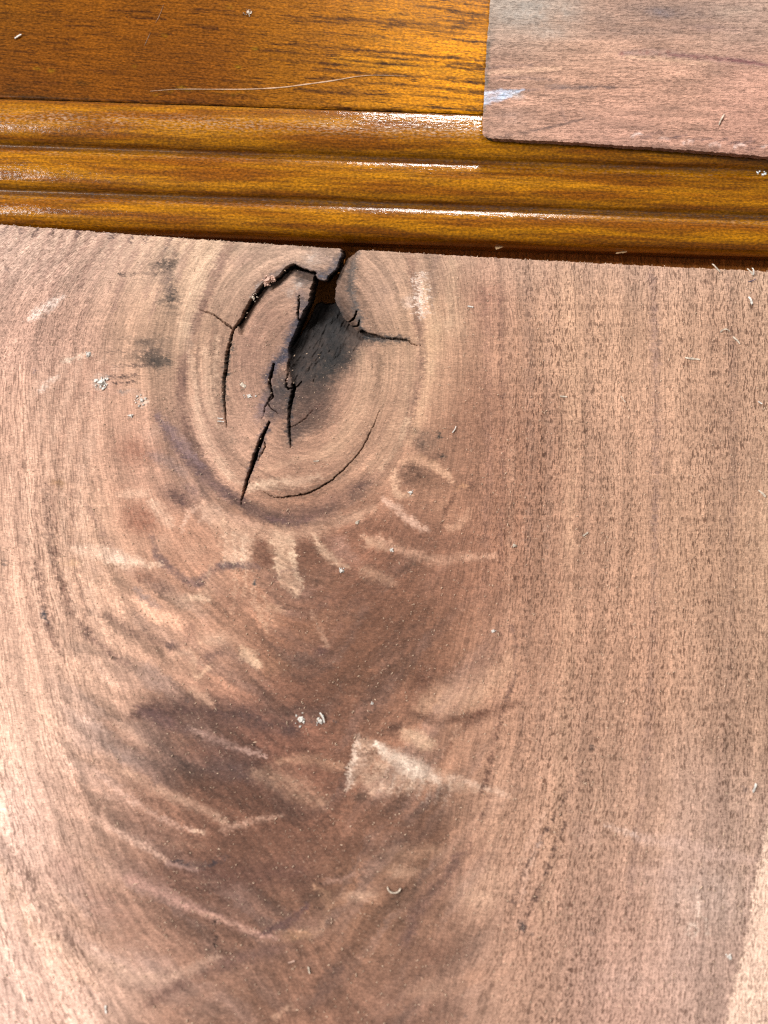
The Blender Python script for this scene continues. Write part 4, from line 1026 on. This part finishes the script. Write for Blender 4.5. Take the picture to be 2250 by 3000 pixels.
def submesh(name, fmask, parent, extra=None):
    f = quads[fmask]
    used = np.unique(f); remap = np.zeros(len(Vs), np.int64); remap[used] = np.arange(len(used))
    V = Vs[used]; F = remap[f]
    at = {'col': C[used], 'pore': pore[used], 'guv': np.stack([gu, gv, gu * 0], -1)[used], 'char': char[used]}
    if extra is not None:
        eV, eF, eI = extra
        F = np.concatenate([F, eF + len(V)]); V = np.concatenate([V, eV])
        at = {k2: np.concatenate([a, {'col': C, 'pore': pore * 0.3, 'guv': np.stack([gu, gv, gu * 0], -1), 'char': char}[k2][eI]]) for k2, a in at.items()}
    return make_mesh(name, local(slab, V), F, M_SLAB, parent,
                     {'col': ('FLOAT_COLOR', at['col']), 'pore': ('FLOAT', at['pore']), 'guv': ('FLOAT_VECTOR', at['guv']), 'char': ('FLOAT', at['char'])})


# sides of the slab
per = np.concatenate([idx[0, :], idx[1:, -1], idx[-1, -2::-1], idx[-2::-1, 0]])
okp = ~hole[per]
top = Vs[per].copy(); bot = top.copy(); bot[:, 2] = -THICK
n = len(per); eV = np.concatenate([top, bot])
eF = np.array([(i, (i + 1) % n, n + (i + 1) % n, n + i) for i in range(n) if okp[i] and okp[(i + 1) % n]])
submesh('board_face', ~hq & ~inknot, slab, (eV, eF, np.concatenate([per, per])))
knot = submesh('knot', ~hq & inknot & ~rot, slab)
hol = submesh('rotten_hollow', ~hq & rot, slab)
knot['label'] = 'oval knot with growth rings and open cracks'
hol['label'] = 'charred-looking rotten hollow in the knot, open at the edge'

# ------------------------------------------------------------------ weathered offcut lying on the moulded board
OB = 0.0062; OT = OB + 0.0030
vv = np.concatenate([[0, 0.006, 0.014, 0.024], np.linspace(0.035, 0.55, 150), np.linspace(0.55, 1.0, 40)[1:]])
uu = np.concatenate([np.linspace(0, 0.62, 260), np.linspace(0.62, 1, 30)[1:]])
U, Vv = np.meshgrid(uu, vv)
yl = 404 - Vv * 700
yl = np.where(Vv < 0.024, np.interp(Vv, [0, 0.006, 0.014, 0.024], [404, 400, 394, 384]), 384 - (Vv - 0.024) / 0.976 * 640)
xl = offcut_left(yl)
OX = xl + (3050 - xl) * U
OY = offcut_front(OX) + (yl - 404) * 1.0
OY = OY + np.where(Vv == 0, 2.5 * fbm(OX, OX * 0, 9, 3, 5), 0); OX = OX + np.where(U == 0, 2.0 * fbm(OY, OY * 0, 12, 3, 6), 0)
ox, oy = unproj(OX, OY, OT)
co_, po_ = paint_offcut(OX.ravel(), OY.ravel())
co_ = np.clip(co_ * 1.12 / LIGHT, 0.004, 0.85)
oz = np.full(OX.shape, OT) + 0.00016 * fbm(OX * 0.4, OY, 14, 3, 8); oz[0] -= 0.0003; oz[:, 0] -= 0.0003
Vo = np.stack([ox, oy, oz], -1).reshape(-1, 3)
nr, nc = OX.shape
idx = np.arange(nr * nc).reshape(nr, nc)
fo = np.stack([idx[:-1, :-1], idx[:-1, 1:], idx[1:, 1:], idx[1:, :-1]], -1).reshape(-1, 4)
per = np.concatenate([idx[0, :], idx[1:, -1], idx[-1, -2::-1], idx[-2::-1, 0]])
top = Vo[per].copy(); bot = top.copy(); bot[:, 2] = OB
cen = Vo.mean(0); bot[:, :2] += (cen[:2] - bot[:, :2]) * 0.018
mid = (top * 0.5 + bot * 0.5); mid[:, :2] += (cen[:2] - mid[:, :2]) * 0.001
n = len(per); b0 = len(Vo)
eF = [(b0 + (i + 1) % n, b0 + i, b0 + n + i, b0 + n + (i + 1) % n) for i in range(n)] + [(b0 + n + (i + 1) % n, b0 + n + i, b0 + 2 * n + i, b0 + 2 * n + (i + 1) % n) for i in range(n)]
Vall = np.concatenate([Vo, top, mid, bot])
sc_ = co_[per] * 0.9 + 0.1 * lin((96, 90, 80)) / LIGHT
leftside = (np.arange(n) >= n - nr) | (np.arange(n) < 2)
sc_[leftside] = lin((84, 82, 72)) / LIGHT
Call = np.concatenate([co_, sc_, sc_, sc_])
gall = np.stack([OY.ravel(), OX.ravel(), OX.ravel() * 0], -1)
gall = np.concatenate([gall, gall[per], gall[per] + 9, gall[per] + 18])
tag(make_mesh('offcut', Vall, np.concatenate([fo, np.array(eF)]), M_OFFCUT, None,
              {'col': ('FLOAT_COLOR', Call), 'pore': ('FLOAT', np.full(len(Vall), 0.5)), 'guv': ('FLOAT_VECTOR', gall), 'char': ('FLOAT', np.zeros(len(Vall)))}),
    'pinkish grey weathered offcut with a pale blue paint smear at its blunt corner', 'wood offcut')


# ------------------------------------------------------------------ shavings, flakes and crumbs
def sliver(name, px, py, z, L, W, ang, mat, label, cat='shaving', curl=0.0, lift=0.0, group=None, thick=0.00012, twist=0.0, taper=0.6, seed=0):
    """a thin bent strip of wood; L, W in photo pixels, ang in degrees on the photo (0 = to the right, 90 = up)"""
    cx, cy = unproj(px, py, z); s = 1 / PXM
    n_ = 9; R = random.Random(seed * 77 + int(px)); W = W * 0.6; e0 = R.uniform(0.25, 1.0); e1 = R.uniform(0.1, 0.9)
    a = math.radians(ang) - curl / 2; x = -0.0; y = 0.0; pts = []
    for i in range(n_):
        pts.append((x, y, a)); a += curl / (n_ - 1) + R.uniform(-.16, .16)
        x += math.cos(a) * L * s / (n_ - 1); y += math.sin(a) * L * s / (n_ - 1)
    mx_ = sum(p[0] for p in pts) / n_; my_ = sum(p[1] for p in pts) / n_
    V = []; F = []
    for i, (x, y, a) in enumerate(pts):
        f = i / (n_ - 1); w = W * s * 0.5 * (e0 if i == 0 else e1 if i == n_ - 1 else R.uniform(0.6, 1.25))
        zz = thick + lift * s * (4 * f * (1 - f)) * 0.5 + lift * s * 0.5 * f
        tw = twist * (f - 0.5)
        nx, ny = -math.sin(a), math.cos(a)
        for sg in (-1, 1):
            for tk in (0, 1):
                V.append((x - mx_ + nx * w * sg, y - my_ + ny * w * sg, max(0, zz + tk * thick * 1.6 + sg * w * tw)))
    for i in range(n_ - 1):
        b = i * 4; c = b + 4
        F += [(b + 1, b + 3, c + 3, c + 1), (b, c, c + 2, b + 2), (b, b + 1, c + 1, c), (b + 2, c + 2, c + 3, b + 3)]
    F += [(0, 2, 3, 1), (4 * n_ - 4, 4 * n_ - 3, 4 * n_ - 1, 4 * n_ - 2)]
    o = make_mesh(name, np.array(V), F, mat, None, smooth=False)
    o.location = (float(cx), float(cy), z)
    return tag(o, label, cat, group)


def crumb(name, px, py, z, r, mat, label, cat='crumb', seed=1, group=None, flat=0.5, n_=9, spread=1.0):
    n_ = n_ * 2; spread *= 1.25
    """a little heap of angular grains that stick together"""
    cx, cy = unproj(px, py, z); s = 1 / PXM; R = random.Random(seed); V = []; F = []
    for k in range(n_):
        d = spread * r * s * R.random() ** 0.7 if k else 0; th = R.uniform(0, 6.28); rr = r * s * (R.uniform(0.5, 0.8) if k == 0 else R.uniform(0.08, 0.3))
        bx, by = d * math.cos(th), d * math.sin(th); b = len(V); m = 6
        for j in range(m):
            q_ = rr * R.uniform(0.45, 1.35); V.append((bx + q_ * math.cos(j * 6.283 / m), by + q_ * math.sin(j * 6.283 / m), 0.0))
        for j in range(m):
            q_ = rr * R.uniform(0.4, 0.8); V.append((bx + q_ * math.cos(j * 6.283 / m + .3), by + q_ * math.sin(j * 6.283 / m + .3), rr * flat * R.uniform(0.8, 1.4)))
        F += [(b + j, b + (j + 1) % m, b + m + (j + 1) % m, b + m + j) for j in range(m)] + [tuple(b + m + j for j in range(m))]
    o = make_mesh(name, np.array(V), F, mat, None, smooth=False); o.location = (float(cx), float(cy), z)
    return tag(o, label, cat, group)


ZS = 0.0002
sliver('wood_shaving', 2028, 1052, ZS, 42, 8, -4, M_CHIP, 'straight pale shaving lying level on the right of the slab', curl=.1, lift=2, taper=.3)
sliver('wood_shaving', 2095, 788, ZS, 34, 7, -66, M_CHIP, 'pale shaving poking over the slab edge, left of the V-shaped pair', curl=.5, lift=10, taper=.4)
sliver('wood_shaving', 2195, 799, ZS, 26, 7, -55, M_CHIP, 'left arm of the V-shaped pair of slivers at the slab edge', curl=.2, lift=8, taper=.3)
sliver('wood_shaving', 2204, 797, ZS, 24, 6, -98, M_WHITE, 'right arm of the V-shaped pair of slivers at the slab edge', curl=-.2, lift=8, taper=.3)
sliver('wood_shaving', 2203, 823, ZS, 24, 4, 8, M_INK, 'thin dark purple sliver just below the V-shaped pair', curl=.6, lift=2)
sliver('wood_shaving', 2197, 882, ZS, 26, 10, -58, M_WHITE, 'broad white shaving near the right end of the sawn edge', curl=.3, lift=5, taper=.3)
sliver('wood_shaving', 2122, 970, ZS, 30, 6, 10, M_CHIP, 'arched curl of pale shaving above the straight level shaving', curl=-2.2, lift=6, taper=.3)
sliver('wood_shaving', 2156, 998, ZS, 28, 7, -58, M_CHIP, 'pale double-edged shaving right of the arched curl', curl=.1, lift=4, taper=.3)
sliver('wood_shaving', 2226, 1180, ZS, 13, 6, -25, M_WHITE, 'short white flake on the right margin below the shavings')
sliver('wood_shaving', 1650, 1162, ZS, 20, 7, -25, M_CHIP, 'short pale sliver alone right of the reddish patch', curl=.2)
sliver('wood_shaving', 1825, 1170, ZS, 22, 3, -45, M_CHIP, 'hair-thin sliver to the right of the lone short sliver', curl=.2)
sliver('wood_shaving', 1378, 899, ZS, 17, 6, -5, M_WHITE, 'small pale stick right of the white scuffed patch')
sliver('wood_shaving', 1331, 1259, ZS, 22, 4, 58, M_WHITE, 'forked lilac-white splinter above the small side knot', curl=.3, lift=2)
sliver('wood_shaving', 1153, 2608, ZS, 44, 6, -35, M_CHIP, 'pale C-shaped curl on the dark lower part of the slab', curl=2.3, lift=4, taper=.4)
sliver('wood_shaving', 645, 1226, ZS, 16, 5, -12, M_WHITE, 'upper of two white splinters by the left curved crack')
sliver('wood_shaving', 647, 1235, ZS, 18, 4, 8, M_WHITE, 'lower of two white splinters by the left curved crack')
sliver('wood_shaving', 926, 1351, ZS, 15, 5, -8, M_CHIP, 'small pale stick above the long arc crack in the knot')
sliver('wood_shaving', 2231, 1447, ZS, 26, 8, -60, M_CHIP, 'pale shaving at the right margin, halfway down the slab', curl=.4, lift=5)
sliver('wood_shaving', 2209, 2308, ZS, 24, 8, 85, M_WHITE, 'upright white flake above the paler strip on the right', curl=.2, lift=3)
sliver('wood_shaving', 1715, 1565, ZS, 18, 7, 55, M_CHIP, 'cream flake in the middle of the open-pored right half', curl=.2)
sliver('wood_shaving', 310, 2957, ZS, 18, 8, -80, M_WHITE, 'white flake close to the bottom edge on the left', curl=.2)
sliver('wood_shaving', 905, 2842, ZS, 16, 5, -70, M_CHIP, 'small pale splinter low down right of the fine crack', curl=.2)
sliver('wood_shaving', 854, 2817, ZS, 16, 6, 10, M_PINK, 'pinkish splinter beside the small pale splinter low down', curl=.2)
sliver('wood_shaving', 2112, 352, OT + ZS, 40, 6, 62, M_CHIP, 'straw-like splinter leaning across the weathered offcut', curl=.15, lift=3)
sliver('wood_shaving', 54, 108, ZJ + ZS, 24, 8, 28, M_WHITE, 'bright white sliver on the varnished panel at far left', curl=.1, lift=2, taper=.2)
crumb('paper_flake', 727, 38, ZJ + ZS, 11, M_CHIP, 'crumpled cream flake near the top of the varnished panel', 'flake', 3, n_=6)
sliver('bark_chip', 1480, 716, -0.0102, 66, 20, 20, M_TAN, 'flat tan chip resting low on the last bead of the moulding', 'wood chip', taper=.5, thick=.0003, lift=4)
sliver('bark_chip', 1820, 741, -0.0100, 34, 8, 12, M_TAN, 'small tan chip on the moulding right of the flat chip', 'wood chip', taper=.5, thick=.0002)
crumb('white_flake', 881, 2108, ZS, 13, M_WHITE, 'left of two torn white flakes above the pale fan', 'flake', 11, n_=6, spread=1.1)
crumb('white_flake', 938, 2112, ZS, 12, M_WHITE, 'right of two torn white flakes above the pale fan', 'flake', 12, n_=5, spread=1.0)
sliver('white_flake', 945, 2102, 0.0005, 28, 7, 100, M_WHITE, 'thin white strip on top of the right torn flake', 'flake', curl=.5, lift=4)
crumb('white_crumb', 296, 1122, ZS, 17, M_WHITE, 'bright white powdery lump left of the knot', 'crumb', 13, n_=16, spread=1.0)
crumb('white_crumb', 258, 1038, ZS, 10, M_WHITE, 'square white crumb above the powdery lump', 'crumb', 14, n_=4, spread=.8)
crumb('white_crumb', 415, 1172, ZS, 12, M_WHITE, 'broken white crumb right of the powdery lump', 'crumb', 15, n_=7, spread=1.3)
crumb('white_crumb', 383, 1218, ZS, 9, M_WHITE, 'lowest small white crumb left of the knot', 'crumb', 16, n_=4)
crumb('white_crumb', 1001, 1673, ZS, 8, M_WHITE, 'tiny white chip under the light teeth below the knot', 'crumb', 17, n_=3)
crumb('white_crumb', 1147, 1611, ZS, 8, M_WHITE, 'tiny white chip left of the pale arc below the side knot', 'crumb', 18, n_=3)
crumb('white_crumb', 1204, 1443, ZS, 8, M_WHITE, 'white grain on the rim of the small side knot', 'crumb', 19, n_=4)
crumb('white_crumb', 1046, 1530, ZS, 7, M_CHIP, 'cream grain just outside the knot ring at lower right', 'crumb', 20, n_=3)
crumb('white_crumb', 1445, 1848, ZS, 7, M_WHITE, 'round white grain on the brown right of the dark field', 'crumb', 21, n_=2)
crumb('white_crumb', 1088, 2061, ZS, 6, M_WHITE, 'white grain on the dark field above the pale fan', 'crumb', 22, n_=2)
crumb('white_crumb', 1507, 1598, ZS, 8, M_CHIP, 'pale grain pair right of the long pale arc', 'crumb', 23, n_=3)
crumb('white_crumb', 2137, 2803, ZS, 9, M_WHITE, 'white grain left of the paler strip near the bottom', 'crumb', 24, n_=3)
crumb('cream_flake', 712, 1129, ZS, 10, M_CHIP, 'cream flake on the left core of the knot', 'flake', 25, n_=4, flat=.3)
crumb('cream_flake', 731, 1160, ZS, 11, M_WHITE, 'scattered white flake just below the cream one on the knot', 'flake', 26, n_=5, flat=.3, spread=1.3)
crumb('pink_sawdust_tuft', 784, 822, 0.0, 16, M_PINK, 'pink tuft of sawdust caught in the upper crack', 'sawdust tuft', 27, n_=22, spread=1.0, flat=.9)
crumb('pink_sawdust_tuft', 844, 1112, -0.001, 9, M_PINK, 'small pink tuft of sawdust at the foot of the hollow', 'sawdust tuft', 28, n_=9, spread=1.0, flat=.9)
crumb('pink_sawdust_tuft', 741, 872, 0.0, 8, M_CHIP, 'pale tuft of sawdust further down the upper crack', 'sawdust tuft', 29, n_=10, spread=1.5, flat=.8)
crumb('paint_dab', 2233, 516, 0.0012, 14, M_PAINTDAB, 'dried white paint dab in the groove at the far right', 'paint dab', 30, n_=8, spread=1.2, flat=.25)

# scratch in the varnish: a thin bared line that belongs to the board
for nm, pts, w in (('scratch', [(440, 268), (520, 262), (620, 262), (720, 262), (820, 257), (900, 247), (980, 236), (1050, 224), (1110, 221), (1190, 224)], 1.6), ('scratch', [(480, 14), (468, 45), (455, 70)], 1.3), ('scratch', [(441, 96), (431, 118), (423, 136)], 1.3)):
    sp = smooth_line(pts, 4); V = []; F = []
    for i, (x, y) in enumerate(sp):
        f = i / (len(sp) - 1); ww = w * math.sin(math.pi * (0.06 + 0.88 * f)) * (0.7 + 0.6 * random.Random(i).random())
        for dy_, dz_ in ((-ww, 0.00012), (0, 0.0003), (ww, 0.00012)):
            a_, b_ = unproj(x, y + dy_, ZJ); V.append((float(a_), float(b_), ZJ + dz_))
    for i in range(len(sp) - 1):
        b = i * 3
        F += [(b, b + 1, b + 4, b + 3), (b + 1, b + 2, b + 5, b + 4)]
    make_mesh(nm, local(board_thing, V), F, M_SCRATCH, board_thing)

# fine sawdust nobody could count
R = random.Random(4); V = []; F = []
cnt = 0
while cnt < 3600:
    px = R.uniform(-40, 2290); py = R.uniform(670, 3040)
    if poly_sd(np.array([px]), np.array([py]), HOLLOW)[0] < 12 and py < 1010: continue
    if py < 672 + 0.062 * px: continue
    cnt += 1
    x, y = (float(q_) for q_ in unproj(px, py, 0)); L = R.uniform(2.0, 7.5) * (1.8 if R.random() < .05 else 1) / PXM; w = R.uniform(0.7, 1.7) / PXM
    a = R.uniform(0, 6.28); zz = 0.00012 + R.uniform(0, .0002); dz = R.uniform(-.0001, .0003)
    ca, sa = math.cos(a), math.sin(a); b = len(V)
    V += [(x - ca * L / 2, y - sa * L / 2, zz), (x - sa * w, y + ca * w, zz + .0001), (x + ca * L / 2, y + sa * L / 2, zz + max(dz, 0)), (x + sa * w, y - ca * w, zz + .0001), (x, y, zz + w * 1.2 + .0001)]
    F += [(b, b + 3, b + 4), (b + 3, b + 2, b + 4), (b + 2, b + 1, b + 4), (b + 1, b, b + 4)]
for k in range(220):
    px = R.uniform(-30, 2280); py = 656 + (795 - 656) * px / 2250 + 11 * max(0, 1 - ((px / 2250 - .48) / .5) ** 2) + R.uniform(-1.5, 5)
    if 990 < px < 1066: continue
    x, y = (float(q_) for q_ in unproj(px, py, 0)); L = R.uniform(2, 8) / PXM; w = R.uniform(0.6, 1.5) / PXM
    a = R.uniform(0.6, 2.5); ca, sa = math.cos(a), math.sin(a); b = len(V); zz = R.uniform(-.0004, .0001)
    V += [(x - ca * L / 2, y - sa * L / 2, zz), (x - sa * w, y + ca * w, zz + .0002), (x + ca * L / 2, y + sa * L / 2, zz + R.uniform(0, .0005)), (x + sa * w, y - ca * w, zz + .0002), (x, y, zz + w * 1.2 + .0002)]
    F += [(b, b + 3, b + 4), (b + 3, b + 2, b + 4), (b + 2, b + 1, b + 4), (b + 1, b, b + 4)]
dust = make_mesh('sawdust', np.array(V), F, M_DUST, None, smooth=False)
tag(dust, 'fine pale sawdust scattered over the raw slab', 'sawdust', kind='stuff')
